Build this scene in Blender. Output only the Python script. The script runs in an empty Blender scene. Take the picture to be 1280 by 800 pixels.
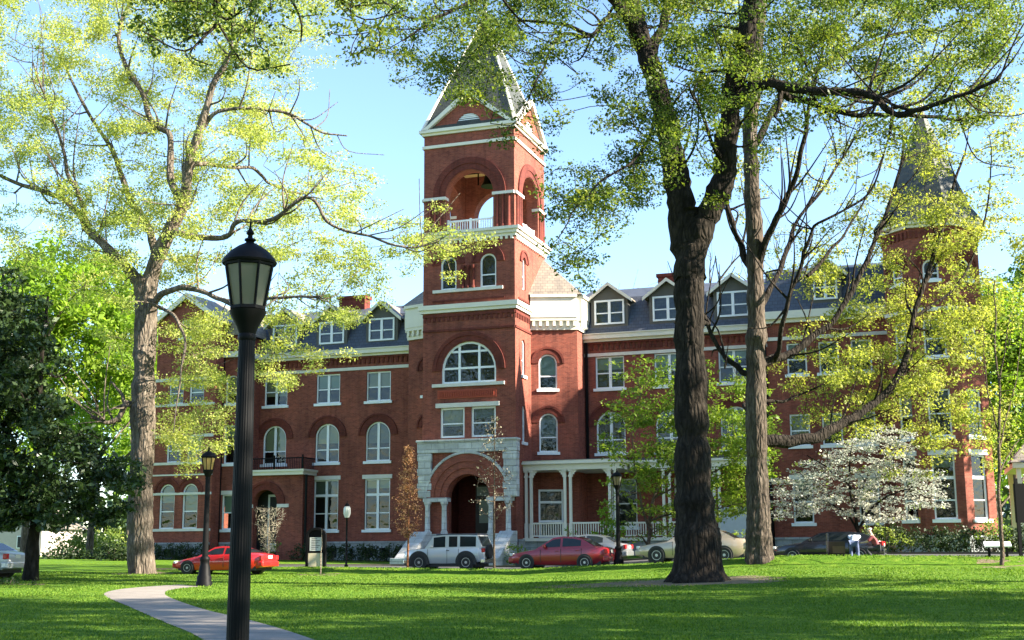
import bpy, bmesh, math, random
import numpy as np
from mathutils import Vector, Matrix
from mathutils.geometry import tessellate_polygon

# ------------------------------------------------------------------ camera, sky, sun, exposure
sc = bpy.context.scene
COL = sc.collection
RAD = math.radians
FPX, PITCH, ROLL, EYE = 1600.0, RAD(10.2), RAD(-0.34), 1.65
cam = bpy.data.cameras.new('camera'); cam_o = bpy.data.objects.new('camera', cam); COL.objects.link(cam_o)
cam.sensor_width = 36.0; cam.lens = 36.0 * FPX / 1280.0; cam.clip_end = 3000
FW = np.array([0, math.cos(PITCH), math.sin(PITCH)]); UP0 = np.array([0, -math.sin(PITCH), math.cos(PITCH)]); RT0 = np.array([1., 0, 0])
RT = math.cos(ROLL) * RT0 + math.sin(ROLL) * UP0; UP = -math.sin(ROLL) * RT0 + math.cos(ROLL) * UP0
CAMP = np.array([0, 0, EYE])
m = Matrix((tuple(RT), tuple(UP), tuple(-FW))).transposed().to_4x4(); m.translation = Vector(CAMP)
cam_o.matrix_world = m
sc.camera = cam_o

SUN_EL, SUN_AZ = RAD(29), RAD(-18)          # azimuth measured from +X towards +Y
SUN_DIR = Vector((math.cos(SUN_EL) * math.cos(SUN_AZ), math.cos(SUN_EL) * math.sin(SUN_AZ), math.sin(SUN_EL)))
w = bpy.data.worlds.new('World'); sc.world = w; w.use_nodes = True
nt = w.node_tree; nt.nodes.clear()
sky = nt.nodes.new('ShaderNodeTexSky'); sky.sky_type = 'NISHITA'; sky.sun_disc = False
sky.sun_elevation = SUN_EL; sky.sun_rotation = math.pi / 2 - SUN_AZ
sky.air_density = 1.0; sky.dust_density = 0.15; sky.ozone_density = 3.0; sky.altitude = 200
bgn = nt.nodes.new('ShaderNodeBackground'); bgn.inputs[1].default_value = 0.085
out = nt.nodes.new('ShaderNodeOutputWorld')
nt.links.new(sky.outputs[0], bgn.inputs[0]); nt.links.new(bgn.outputs[0], out.inputs[0])
sun = bpy.data.lights.new('sun', 'SUN'); sun.energy = 5.0; sun.angle = RAD(0.5); sun.color = (1.0, 0.90, 0.74)
sun_o = bpy.data.objects.new('sun', sun); COL.objects.link(sun_o)
sun_o.rotation_euler = SUN_DIR.to_track_quat('Z', 'Y').to_euler()
sc.view_settings.view_transform = 'Standard'; sc.view_settings.look = 'None'
sc.view_settings.exposure = 2.3; sc.view_settings.gamma = 1.0
sc.render.engine = 'CYCLES'
sc.cycles.use_denoising = True
sc.cycles.max_bounces = 8; sc.cycles.diffuse_bounces = 3; sc.cycles.transparent_max_bounces = 12
sc.cycles.sample_clamp_indirect = 6.0

# ------------------------------------------------------------------ helpers
def ray(px, py):
    return (px - 640) / FPX * RT + (400 - py) / FPX * UP + FW
def at(px, py, Y):
    d = ray(px, py); return CAMP + d * (Y / d[1])
YAW = RAD(19.2)
HALL_O = at(527, 690, 77.0); HALL_O[2] = 0
UA = np.array([math.cos(YAW), -math.sin(YAW), 0]); VA = np.array([math.sin(YAW), math.cos(YAW), 0])
def hall(a, b, z=0):
    return HALL_O + UA * a + VA * b + np.array([0, 0, z])
def kerb_b(a):   # lawn-side edge of the drive in hall coordinates
    t = np.clip((2 - np.asarray(a, float)) / 8, 0, 1); t = t*t*(3-2*t); return -17.6 - 3.2*t
def ground_h(x, y):
    x = np.asarray(x, float); y = np.asarray(y, float)
    xx = np.clip(x, -30, 11)
    h_ = .0115 * np.clip(y, 0, 85) + np.where(xx > 0, .06, -.010) * xx * np.clip(y / 57, 0, 1) ** 2
    # the lawn swells a little before it meets the drive
    rx = x - HALL_O[0]; ry = y - HALL_O[1]; a = rx*UA[0] + ry*UA[1]; b = rx*VA[0] + ry*VA[1]; d = kerb_b(a) - b
    return h_ + .26 * np.exp(-((d - 2.7) / 1.15) ** 2) * np.clip((a + 4) / 4, 0, 1) * (1 + .3*np.clip((a - 19) / 5, 0, 1))
def props(o, label=None, cat=None, group=None, kind=None):
    if label: o['label'] = label
    if cat: o['category'] = cat
    if group: o['group'] = group
    if kind: o['kind'] = kind
    return o
def empty(name, loc, label, cat, group=None, rz=0.0):
    o = bpy.data.objects.new(name, None); COL.objects.link(o)
    o.location = Vector(loc); o.rotation_euler = (0, 0, rz); o.empty_display_size = .3
    return props(o, label, cat, group)

class MB:
    """collects faces, then links them as one mesh object"""
    def __init__(s): s.v = []; s.f = []; s.mi = []; s.cur = 0
    def add(s, vs, fs):
        n = len(s.v); s.v += [tuple(map(float, p)) for p in vs]
        for f in fs: s.f.append(tuple(i + n for i in f)); s.mi.append(s.cur)
        return s
    def box(s, lo, hi):
        x0, y0, z0 = lo; x1, y1, z1 = hi
        return s.add([(x0,y0,z0),(x1,y0,z0),(x1,y1,z0),(x0,y1,z0),(x0,y0,z1),(x1,y0,z1),(x1,y1,z1),(x0,y1,z1)],
                     [(3,2,1,0),(4,5,6,7),(0,1,5,4),(1,2,6,5),(2,3,7,6),(3,0,4,7)])
    def fbox(s, fr, s0, s1, z0, z1, t0, t1):
        """box in a wall frame: s along, z up, t outwards"""
        P = [fr(a, z, t) for z in (z0, z1) for (a, t) in ((s0, t1), (s1, t1), (s1, t0), (s0, t0))]
        return s.add(P, [(3,2,1,0),(4,5,6,7),(0,1,5,4),(1,2,6,5),(2,3,7,6),(3,0,4,7)])
    def tube(s, pts, rs, n=8, cap=True):
        pts = np.array(pts, float); k = len(pts)
        if np.isscalar(rs): rs = [rs] * k
        tg = np.gradient(pts, axis=0); tg /= np.linalg.norm(tg, axis=1)[:, None] + 1e-9
        ref = np.array([1., 0, 0]) if abs(tg[0][0]) < .8 else np.array([0, 1., 0])
        vs = []
        for i in range(k):
            ref = ref - tg[i]*(ref @ tg[i]); ref /= np.linalg.norm(ref) + 1e-9; b = np.cross(tg[i], ref)
            for j in range(n):
                t = 2 * math.pi * j / n; vs.append(pts[i] + rs[i] * (math.cos(t) * ref + math.sin(t) * b))
        fs = []
        for i in range(k - 1):
            for j in range(n):
                fs.append((i*n+j, i*n+(j+1) % n, (i+1)*n+(j+1) % n, (i+1)*n+j))
        if cap: fs.append(tuple(range(n))[::-1]); fs.append(tuple((k-1)*n+j for j in range(n)))
        return s.add(vs, fs)
    def lathe(s, prof, n=16, c=(0, 0, 0), squash=1.0, rot=0.0):
        vs = []; fs = []
        for r, z in prof:
            for j in range(n):
                t = 2*math.pi*(j+rot)/n; vs.append((c[0]+r*math.cos(t), c[1]+r*math.sin(t)*squash, c[2]+z))
        for i in range(len(prof)-1):
            for j in range(n): fs.append((i*n+j, i*n+(j+1) % n, (i+1)*n+(j+1) % n, (i+1)*n+j))
        fs.append(tuple(range(n))[::-1]); fs.append(tuple((len(prof)-1)*n+j for j in range(n)))
        return s.add(vs, fs)
    def prism(s, poly, f0, f1):
        """poly: 2D loop; f0/f1 map a 2D point to 3D (two ends)"""
        n = len(poly)
        vs = [f0(*p) for p in poly] + [f1(*p) for p in poly]
        fs = [tuple(range(n)), tuple(range(2*n-1, n-1, -1))] + [(i, n+i, n+(i+1) % n, (i+1) % n) for i in range(n)]
        return s.add(vs, fs)
    def build(s, name, mat, parent=None, smooth=None, recalc=False, bevel=0, loc=None):
        me = bpy.data.meshes.new(name); me.from_pydata(s.v, [], s.f)
        mats = mat if isinstance(mat, (list, tuple)) else [mat]
        for q in mats: me.materials.append(q)
        if len(mats) > 1: me.polygons.foreach_set('material_index', s.mi)
        if recalc:
            bm = bmesh.new(); bm.from_mesh(me); bmesh.ops.remove_doubles(bm, verts=bm.verts, dist=1e-5)
            bmesh.ops.recalc_face_normals(bm, faces=bm.faces); bm.to_mesh(me); bm.free()
        # box-projected UVs in metres, so that masonry courses follow every wall
        uv = me.uv_layers.new(name='wall'); nl = len(me.loops); nv = len(me.vertices); npoly = len(me.polygons)
        co = np.empty(nv*3); me.vertices.foreach_get('co', co); co = co.reshape(-1, 3)
        no = np.empty(npoly*3); me.polygons.foreach_get('normal', no); no = no.reshape(-1, 3)
        li = np.empty(nl, int); me.loops.foreach_get('vertex_index', li)
        tot = np.empty(npoly, int); me.polygons.foreach_get('loop_total', tot)
        fn = np.repeat(no, tot, axis=0); p = co[li]
        hz = np.hypot(fn[:, 0], fn[:, 1]); flat = np.abs(fn[:, 2]) > .75; hz[hz < 1e-6] = 1
        u = (-fn[:, 1]*p[:, 0] + fn[:, 0]*p[:, 1]) / hz; vv = p[:, 2].copy()
        u[flat] = p[flat, 0]; vv[flat] = p[flat, 1]
        uv.data.foreach_set('uv', np.stack([u, vv], 1).ravel())
        if smooth is not None:
            me.polygons.foreach_set('use_smooth', [True]*npoly); me.set_sharp_from_angle(angle=RAD(smooth))
        o = bpy.data.objects.new(name, me); COL.objects.link(o)
        if parent: o.parent = parent
        if loc is not None: o.location = Vector(loc)
        if bevel:
            bv = o.modifiers.new('bevel', 'BEVEL'); bv.width = bevel; bv.segments = 2; bv.limit_method = 'ANGLE'; bv.angle_limit = RAD(35)
        return o

# ------------------------------------------------------------------ materials
class NT:
    def __init__(s, name):
        s.m = bpy.data.materials.new(name); s.m.use_nodes = True; s.t = s.m.node_tree
        s.b = s.t.nodes['Principled BSDF']; s.o = s.t.nodes['Material Output']
    def n(s, typ, **kw):
        x = s.t.nodes.new('ShaderNode'+typ)
        for k, v in kw.items(): setattr(x, k, v)
        return x
    def l(s, a, b): s.t.links.new(a, b)
    def noise(s, vec, scale, detail=4, rough=.6, dist=0):
        x = s.n('TexNoise'); x.inputs['Scale'].default_value = scale; x.inputs['Detail'].default_value = detail
        x.inputs['Roughness'].default_value = rough; x.inputs['Distortion'].default_value = dist
        if vec is not None: s.l(vec, x.inputs['Vector'])
        return x
    def mapping(s, vec, scale=(1, 1, 1)):
        x = s.n('Mapping'); x.inputs['Scale'].default_value = scale; s.l(vec, x.inputs['Vector']); return x.outputs[0]
    def ramp(s, fac, stops):
        x = s.n('ValToRGB'); s.l(fac, x.inputs[0]); e = x.color_ramp.elements
        while len(e) < len(stops): e.new(.5)
        for q, (p, c) in zip(e, stops): q.position = p; q.color = (*c, 1) if len(c) == 3 else c
        return x.outputs[0]
    def mix(s, fac, a, b, typ='MIX'):
        x = s.n('MixRGB', blend_type=typ)
        for i, v in ((0, fac), (1, a), (2, b)):
            if isinstance(v, (int, float)): x.inputs[i].default_value = v
            elif isinstance(v, tuple): x.inputs[i].default_value = (*v, 1)
            else: s.l(v, x.inputs[i])
        return x.outputs[0]
    def bump(s, h, strength=.3, dist=.02):
        x = s.n('Bump'); x.inputs['Strength'].default_value = strength; x.inputs['Distance'].default_value = dist
        s.l(h, x.inputs['Height']); s.l(x.outputs[0], s.b.inputs['Normal'])
    def coord(s, which='Object'): return s.n('TexCoord').outputs[which]
    def base(s, c):
        if isinstance(c, tuple): s.b.inputs['Base Color'].default_value = (*c, 1)
        else: s.l(c, s.b.inputs['Base Color'])
    def set(s, **kw):
        for k, v in kw.items(): s.b.inputs[k.replace('_', ' ')].default_value = v

def plain(name, col, rough=.5, metal=0, var=.15, scale=3.0, coat=0, spec=None):
    q = NT(name); v = q.coord(); n1 = q.noise(v, scale, 5)
    q.base(q.mix(n1.outputs[0], tuple(c*(1-var) for c in col), tuple(min(1, c*(1+var)) for c in col)))
    q.set(Roughness=rough, Metallic=metal)
    if coat: q.set(Coat_Weight=coat, Coat_Roughness=.05)
    if spec is not None: q.set(Specular_IOR_Level=spec)
    return q.m
def brick(name, c1, c2, mortar):
    q = NT(name); uv = q.n('UVMap', uv_map='wall').outputs[0]; v = q.coord()
    b = q.n('TexBrick'); q.l(uv, b.inputs['Vector']); b.inputs['Scale'].default_value = 1
    b.inputs['Color1'].default_value = (*c1, 1); b.inputs['Color2'].default_value = (*c2, 1); b.inputs['Mortar'].default_value = (*mortar, 1)
    b.inputs['Brick Width'].default_value = .23; b.inputs['Row Height'].default_value = .078; b.inputs['Mortar Size'].default_value = .006
    b.inputs['Bias'].default_value = -.1
    patch = q.noise(v, .45, 6, .65); streak = q.noise(q.mapping(uv, (2.2, .16, 1)), 1.4, 6, .7); fine = q.noise(q.mapping(uv, (4, 12, 1)), 1.0, 3)
    c = q.mix(.75, b.outputs[0], q.ramp(patch.outputs[0], [(.3, (.55, .53, .54)), (.5, (1, 1, 1)), (.72, (1.3, 1.2, 1.1))]), 'MULTIPLY')
    c = q.mix(.55, c, q.ramp(streak.outputs[0], [(.3, (.45, .43, .44)), (.52, (1, 1, 1)), (.8, (1.2, 1.12, 1.05))]), 'MULTIPLY')
    c = q.mix(.5, c, q.ramp(fine.outputs[0], [(.3, (.7, .68, .68)), (.7, (1.2, 1.2, 1.2))]), 'MULTIPLY')
    q.base(c); q.set(Roughness=.88, Specular_IOR_Level=.25); q.bump(b.outputs[1], -.25, .01)
    return q.m
def ashlar(name, col):
    q = NT(name); uv = q.n('UVMap', uv_map='wall').outputs[0]; v = q.coord()
    b = q.n('TexBrick'); q.l(uv, b.inputs['Vector']); b.inputs['Scale'].default_value = 1
    d = tuple(c*.72 for c in col); b.inputs['Color1'].default_value = (*col, 1); b.inputs['Color2'].default_value = (*d, 1)
    b.inputs['Mortar'].default_value = (*(c*.45 for c in col), 1)
    b.inputs['Brick Width'].default_value = .85; b.inputs['Row Height'].default_value = .36; b.inputs['Mortar Size'].default_value = .012
    n1 = q.noise(v, 2.2, 7, .7); n2 = q.noise(v, 9, 5, .7)
    c = q.mix(.7, b.outputs[0], q.ramp(n1.outputs[0], [(.3, (.6, .6, .62)), (.7, (1.25, 1.25, 1.22))]), 'MULTIPLY')
    q.base(c); q.set(Roughness=.9); q.bump(q.mix(.5, n2.outputs[0], b.outputs[1]), .7, .05)
    return q.m
def slate(name, c1, c2, row=.22, wd=.3):
    q = NT(name); v = q.coord(); uv = q.n('UVMap', uv_map='wall').outputs[0]
    b = q.n('TexBrick'); q.l(uv, b.inputs['Vector']); b.inputs['Scale'].default_value = 1
    b.inputs['Color1'].default_value = (*c1, 1); b.inputs['Color2'].default_value = (*c2, 1); b.inputs['Mortar'].default_value = (*(c*.4 for c in c1), 1)
    b.inputs['Brick Width'].default_value = wd; b.inputs['Row Height'].default_value = row; b.inputs['Mortar Size'].default_value = .012
    n1 = q.noise(v, .9, 6, .7)
    q.base(q.mix(.7, b.outputs[0], q.ramp(n1.outputs[0], [(.3, (.65, .66, .68)), (.7, (1.3, 1.28, 1.25))]), 'MULTIPLY'))
    q.set(Roughness=.62); q.bump(b.outputs[1], -.4, .02)
    return q.m
def glass_mat(name, tint=(.012, .016, .018), refl=.005):
    q = NT(name); t = q.t
    v = q.coord(); n = q.noise(v, 1.3, 2); bp = q.n('Bump'); bp.inputs['Strength'].default_value = .11; bp.inputs['Distance'].default_value = .25
    q.l(n.outputs[0], bp.inputs['Height'])
    g = q.n('BsdfGlossy'); g.inputs['Roughness'].default_value = .03; g.inputs['Color'].default_value = (.9, .95, 1, 1); q.l(bp.outputs[0], g.inputs['Normal'])
    tr = q.n('BsdfTransparent'); tr.inputs['Color'].default_value = (.62, .70, .68, 1)
    fr = q.n('Fresnel'); fr.inputs['IOR'].default_value = 1.5
    mr = q.n('MapRange'); q.l(fr.outputs[0], mr.inputs[0]); mr.inputs[1].default_value = 0; mr.inputs[2].default_value = 1; mr.inputs[3].default_value = refl; mr.inputs[4].default_value = 1
    mx = q.n('MixShader'); q.l(mr.outputs[0], mx.inputs[0]); q.l(tr.outputs[0], mx.inputs[1]); q.l(g.outputs[0], mx.inputs[2]); q.l(mx.outputs[0], q.o.inputs[0])
    return q.m
def bark(name, c1, c2, sc_=1.0, moss=None):
    q = NT(name); v = q.coord()
    mp = q.mapping(v, (7*sc_, 7*sc_, 1.7*sc_)); n1 = q.noise(mp, 1.0, 8, .72, .6)
    wv = q.n('TexVoronoi'); wv.feature = 'DISTANCE_TO_EDGE'; q.l(q.mapping(v, (9*sc_, 9*sc_, 2.4*sc_)), wv.inputs['Vector']); wv.inputs['Scale'].default_value = 1
    big = q.noise(v, .5, 4)
    c = q.ramp(n1.outputs[0], [(.32, tuple(x*.45 for x in c1)), (.5, c1), (.72, c2)])
    c = q.mix(.5, c, q.ramp(wv.outputs[0], [(0, (.35, .35, .35)), (.22, (1.1, 1.1, 1.1))]), 'MULTIPLY')
    c = q.mix(.45, c, q.ramp(big.outputs[0], [(.35, (.7, .7, .72)), (.65, (1.25, 1.2, 1.15))]), 'MULTIPLY')
    q.base(c); q.set(Roughness=.95, Specular_IOR_Level=.15)
    q.bump(q.mix(.5, n1.outputs[0], q.ramp(wv.outputs[0], [(0, (0, 0, 0)), (.3, (1, 1, 1))])), .9, .09)
    return q.m
def leaf_mat(name, dark, mid, light, trans=.45, rough=.5, clump=.55, tint=(1.0, 1.05, .5)):
    q = NT(name); a = q.n('Attribute', attribute_name='lv'); v = q.coord()
    c = q.ramp(a.outputs['Fac'], [(0, dark), (.5, mid), (1, light)])
    n1 = q.noise(v, clump, 3); c = q.mix(.6, c, q.ramp(n1.outputs[0], [(.3, (.72, .85, .8)), (.5, (1, 1, 1)), (.7, (1.25, 1.1, .95))]), 'MULTIPLY')
    q.base(c); q.set(Roughness=rough, Specular_IOR_Level=.3)
    t = q.n('BsdfTranslucent'); q.l(q.mix(1, c, tuple(1.15*x for x in tint), 'MULTIPLY'), t.inputs['Color'])
    mx = q.n('MixShader'); mx.inputs[0].default_value = trans; q.l(q.b.outputs[0], mx.inputs[1]); q.l(t.outputs[0], mx.inputs[2]); q.l(mx.outputs[0], q.o.inputs[0])
    return q.m

M = {}
M['brick'] = brick('red brick', (.255, .070, .045), (.155, .040, .028), (.225, .112, .088))
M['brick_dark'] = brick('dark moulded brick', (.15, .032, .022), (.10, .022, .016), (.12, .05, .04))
M['stone'] = ashlar('grey granite', (.34, .36, .37))
M['portal_stone'] = ashlar('pale limestone', (.52, .53, .52))
M['cream'] = plain('cream painted cornice', (.66, .62, .53), .6, var=.12, scale=1.5)
M['trim'] = plain('white painted timber', (.74, .76, .78), .45, var=.07)
M['band'] = plain('limestone band', (.60, .57, .52), .8, var=.2, scale=2)
M['slate'] = slate('blue grey slate', (.068, .080, .105), (.050, .060, .082))
M['spire'] = slate('green grey spire slate', (.050, .054, .042), (.034, .038, .030), .2, .26)
M['shingle'] = slate('sun-tinted shingle', (.25, .215, .17), (.19, .165, .135))  # the tan carries sunlight on the hall's small roofs
M['glass'] = glass_mat('window glass')
M['blind'] = plain('window blind', (.40, .46, .38), .9, var=.08)
M['blind2'] = plain('cream window shade', (.50, .46, .34), .9, var=.08); M['blind3'] = plain('grey curtain', (.20, .22, .21), .95, var=.3, scale=9)
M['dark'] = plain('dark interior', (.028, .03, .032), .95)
M['ceiling'] = plain('yellow-lit ceiling boards', (.66, .50, .20), .7)  # the yellow light under the belfry roof is put into this colour
M['iron'] = plain('black iron', (.004, .004, .0045), .55, var=.3, scale=8, spec=.12)
M['timber_dark'] = plain('dark painted gable boards', (.09, .085, .075), .8)
M['concrete'] = None
q = NT('pale path concrete'); v = q.coord(); n1 = q.noise(v, .7, 7, .7); n2 = q.noise(v, 26, 4, .7); n3 = q.noise(v, 3.5, 5, .7)
c = q.mix(.8, (.24, .215, .19), q.ramp(n1.outputs[0], [(.3, (.72, .70, .68)), (.7, (1.12, 1.1, 1.08))]), 'MULTIPLY')
c = q.mix(.6, c, q.ramp(n2.outputs[0], [(.25, (.7, .7, .7)), (.75, (1.2, 1.2, 1.2))]), 'MULTIPLY'); c = q.mix(.5, c, q.ramp(n3.outputs[0], [(.35, (.75, .74, .7)), (.6, (1.05, 1.05, 1.05))]), 'MULTIPLY')
al = q.n('Attribute', attribute_name='along'); fr_ = q.n('Math', operation='FRACT'); ml = q.n('Math', operation='MULTIPLY'); ml.inputs[1].default_value = 1/1.6
q.l(al.outputs['Fac'], ml.inputs[0]); q.l(ml.outputs[0], fr_.inputs[0])
c = q.mix(q.ramp(fr_.outputs[0], [(0, (1, 1, 1)), (.024, (1, 1, 1)), (.032, (0, 0, 0))]), c, (.05, .045, .035))
q.base(c); q.set(Roughness=.92); q.bump(n2.outputs[0], .3, .01); M['concrete'] = q.m
q = NT('asphalt drive'); v = q.coord(); n1 = q.noise(v, 40, 4, .7); n2 = q.noise(v, .4, 5)
q.base(q.mix(n1.outputs[0], (.04, .04, .042), (.075, .073, .07))); q.set(Roughness=.9); q.bump(n1.outputs[0], .4, .01); M['asphalt'] = q.m
q = NT('mown lawn'); v = q.coord(); n1 = q.noise(v, .22, 6, .65); n2 = q.noise(v, 2.6, 6, .72); n3 = q.noise(q.mapping(v, (22, 9, 9)), 1, 5, .75); n4 = q.noise(v, .9, 5, .6)
c = q.ramp(n2.outputs[0], [(.28, (.040, .098, .006)), (.5, (.082, .165, .011)), (.72, (.165, .235, .026))])
c = q.mix(.7, c, q.ramp(n1.outputs[0], [(.3, (.62, .75, .7)), (.5, (1, 1, 1)), (.70, (1.4, 1.2, 1.0))]), 'MULTIPLY')
c = q.mix(.55, c, q.ramp(n3.outputs[0], [(.25, (.45, .5, .45)), (.55, (1.05, 1.05, 1)), (.8, (1.5, 1.4, 1.2))]), 'MULTIPLY')
c = q.mix(q.ramp(n4.outputs[0], [(.66, (0, 0, 0)), (.80, (.35, .35, .35))]), c, (.16, .145, .06))
q.base(c); q.set(Roughness=.95, Specular_IOR_Level=.1); q.bump(q.mix(.5, n3.outputs[0], n2.outputs[0]), 1.0, .07); M['lawn'] = q.m
q = NT('bare soil'); v = q.coord(); n1 = q.noise(v, 6, 7, .75)
q.base(q.ramp(n1.outputs[0], [(.3, (.075, .055, .028)), (.7, (.21, .16, .085))])); q.set(Roughness=1); q.bump(n1.outputs[0], .8, .05); M['soil'] = q.m
M['bark_dark'] = bark('shade-darkened oak bark', (.022, .018, .014), (.058, .046, .036), .8)  # darkened to carry the shade on the great oak and on backlit limbs
M['bark_grey'] = bark('grey oak bark', (.14, .115, .09), (.26, .225, .18), .8)
M['bark_mid'] = bark('brown oak bark', (.075, .060, .047), (.17, .14, .11), .8)
M['bark_thin'] = bark('sapling bark', (.16, .12, .09), (.26, .21, .16), 3)
M['bark_pale'] = bark('pale sapling bark', (.42, .36, .27), (.58, .52, .40), 3)
M['bark_rust'] = bark('rusty sapling bark', (.30, .13, .06), (.42, .22, .12), 3)

# ------------------------------------------------------------------ ground, drive, paths
def sheet(name, poly_rows, mat, lift):
    """rows of world xy points laid lift metres over the terrain"""
    mb = MB(); n = len(poly_rows[0])
    vs = []
    for r in poly_rows:
        for x, y in r: vs.append((x, y, float(ground_h(x, y)) + lift))
    fs = [(i*n+j, i*n+j+1, (i+1)*n+j+1, (i+1)*n+j) for i in range(len(poly_rows)-1) for j in range(n-1)]
    mb.add(vs, fs); o = mb.build(name, mat, recalc=False)
    mid = np.array([np.mean(np.array(r, float), 0) for r in poly_rows]); al = np.concatenate([[0], np.cumsum(np.linalg.norm(np.diff(mid, axis=0), axis=1))])
    o.data.attributes.new('along', 'FLOAT', 'POINT').data.foreach_set('value', np.repeat(al+.5, n).astype(np.float32))
    props(o, kind='structure'); return o
xs = np.concatenate([np.linspace(-900, -60, 12)[:-1], np.linspace(-60, 60, 121), np.linspace(60, 900, 12)[1:]])
ys = np.concatenate([np.linspace(-300, -10, 6)[:-1], np.linspace(-10, 100, 141), np.linspace(100, 1500, 12)[1:]])
gx, gy = np.meshgrid(xs, ys); gz = ground_h(gx, gy)
rng0 = np.random.RandomState(5)
mb = MB(); nx = len(xs)
mb.add(np.stack([gx.ravel(), gy.ravel(), gz.ravel()], 1), [(i*nx+j, i*nx+j+1, (i+1)*nx+j+1, (i+1)*nx+j) for i in range(len(ys)-1) for j in range(nx-1)])
o = mb.build('ground', M['lawn'], smooth=60); props(o, kind='structure')
rows = []; krows = MB()
for a in np.arange(-4.5, 60.1, .5):
    kb = float(kerb_b(a)); p = [hall(a, kb + .15 + (10.0 - .15) * i / 10)[:2] for i in range(11)]
    rows.append(p)
sheet('drive', rows, M['asphalt'], .014)
for sgn, nm in ((0, 'kerb'), (1, 'kerb')):
    vs = []; fs = []; A = np.arange(-4.5, 60.1, .5)
    for a in A:
        kb = kerb_b(a) + (10.02 if sgn else 0)
        for db, dz in ((0, -.05), (0, .10), (.15, .10), (.15, -.05)):
            q_ = hall(a, kb+db); vs.append((q_[0], q_[1], float(ground_h(q_[0], q_[1])) + dz))
    for i in range(len(A)-1):
        for j in range(3): fs.append((i*4+j, i*4+j+1, (i+1)*4+j+1, (i+1)*4+j))
    k_ = MB().add(vs, fs).build(nm, M['concrete']); props(k_, kind='structure')
def px_ground(px, py):
    """the terrain point seen at a pixel"""
    d = ray(px, py); lo = 4.0; t = lo
    while t < 400:
        p = CAMP + d*t
        if p[2] < float(ground_h(p[0], p[1])): break
        lo = t; t += .5
    hi = t
    for _ in range(30):
        t = (lo+hi)/2; p = CAMP + d*t
        if p[2] < float(ground_h(p[0], p[1])): hi = t
        else: lo = t
    return CAMP + d*lo
def catmull(pts, k=8):
    pts = [np.array(p, float) for p in pts]; P = [2*pts[0]-pts[1]] + pts + [2*pts[-1]-pts[-2]]; o_ = []
    for i in range(1, len(P)-2):
        for j in range(k):
            t = j/k; o_.append(.5*((2*P[i]) + (-P[i-1]+P[i+1])*t + (2*P[i-1]-5*P[i]+4*P[i+1]-P[i+2])*t*t + (-P[i-1]+3*P[i]-3*P[i+1]+P[i+2])*t**3))
    o_.append(P[-2]); return np.array(o_)
Ledge = catmull([px_ground(*p)[:2] for p in ((330, 866), (250, 798), (200, 776), (160, 758), (130, 744), (146, 737.5), (185, 733.5), (225, 731))], 6)
Redge = catmull([px_ground(*p)[:2] for p in ((560, 866), (392, 800), (318, 777), (255, 762), (212, 747), (207, 740.5), (222, 736), (250, 733.5))], 6)
rows = [[l_ + (r_-l_)*i/6 for i in range(7)] for l_, r_ in zip(Ledge, Redge)]
sheet('path', rows, M['concrete'], .010)
rows = [[hall(2.0 + 1.9*i/4, b)[:2] for i in range(5)] for b in np.arange(-7.4, -3.9, .5)]
sheet('path', rows, M['concrete'], .012)

# ------------------------------------------------------------------ the red brick hall
HALL = empty('college_hall', HALL_O, 'red brick hall', 'building', rz=-YAW)
HALL['label'] = 'long red brick hall with open bell tower, arched entrance, dormers and pointed corner turret'
def frame(a0, b0, da, db):
    return lambda s, z, t=0.0: (a0 + da*s + db*t, b0 + db*s - da*t, z)
def front(b): return frame(0, b, 1, 0)
def rect(c, wd, z0, z1): return [(c-wd/2, z0), (c+wd/2, z0), (c+wd/2, z1), (c-wd/2, z1)]
def arch(c, wd, z0, zs, n=14, rise=None):
    r = wd/2; rise = r if rise is None else rise
    return [(c-r, z0), (c+r, z0)] + [(c + r*math.cos(t), zs + rise*math.sin(t)) for t in np.linspace(0, math.pi, n)]
def panel(mb, fr, outline, holes=(), depth=.28, t=0.0):
    polys = [[Vector((s_, z, 0)) for s_, z in outline]] + [[Vector((s_, z, 0)) for s_, z in h_] for h_ in holes]
    flat = [p for l_ in polys for p in l_]
    tri = tessellate_polygon(polys)
    vs = [fr(p.x, p.y, t) for p in flat]; fs = []
    for a, b, c in tri:
        A, B, C = flat[a], flat[b], flat[c]
        cr = (B.x-A.x)*(C.y-A.y) - (B.y-A.y)*(C.x-A.x)
        if abs(cr) < 1e-9: continue
        fs.append((a, b, c) if cr > 0 else (a, c, b))
    mb.add(vs, fs)
    for h_ in holes:
        n = len(h_); mb.add([fr(s_, z, t) for s_, z in h_] + [fr(s_, z, t-depth) for s_, z in h_],
                            [(i, n+i, n+(i+1) % n, (i+1) % n) for i in range(n)])
def ring(mb, fr, L0, L1, t0, t1, close=True):
    """extruded band between two loops of equal length; t1 is the outer face"""
    n = len(L0); vs = [fr(s_, z, t1) for s_, z in L0] + [fr(s_, z, t1) for s_, z in L1] + [fr(s_, z, t0) for s_, z in L0] + [fr(s_, z, t0) for s_, z in L1]
    fs = []; K = n if close else n-1
    for i in range(K):
        j = (i+1) % n
        fs += [(i, j, n+j, n+i), (n+i, n+j, 3*n+j, 3*n+i), (j, i, 2*n+i, 2*n+j)]
    if not close:
        fs += [(0, n, 3*n, 2*n), (n-1, 2*n+n-1, 3*n+n-1, n+n-1)]
    mb.add(vs, fs)
def arc_ring(mb, fr, c, zs, r0, r1, t0, t1, n=22):
    A = np.linspace(0, math.pi, n)
    ring(mb, fr, [(c+r1*math.cos(t), zs+r1*math.sin(t)) for t in A], [(c+r0*math.cos(t), zs+r0*math.sin(t)) for t in A], t0, t1, close=False)
WALLS = {}
brickrng = random.Random(3); WRNG = random.Random(17)
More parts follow.
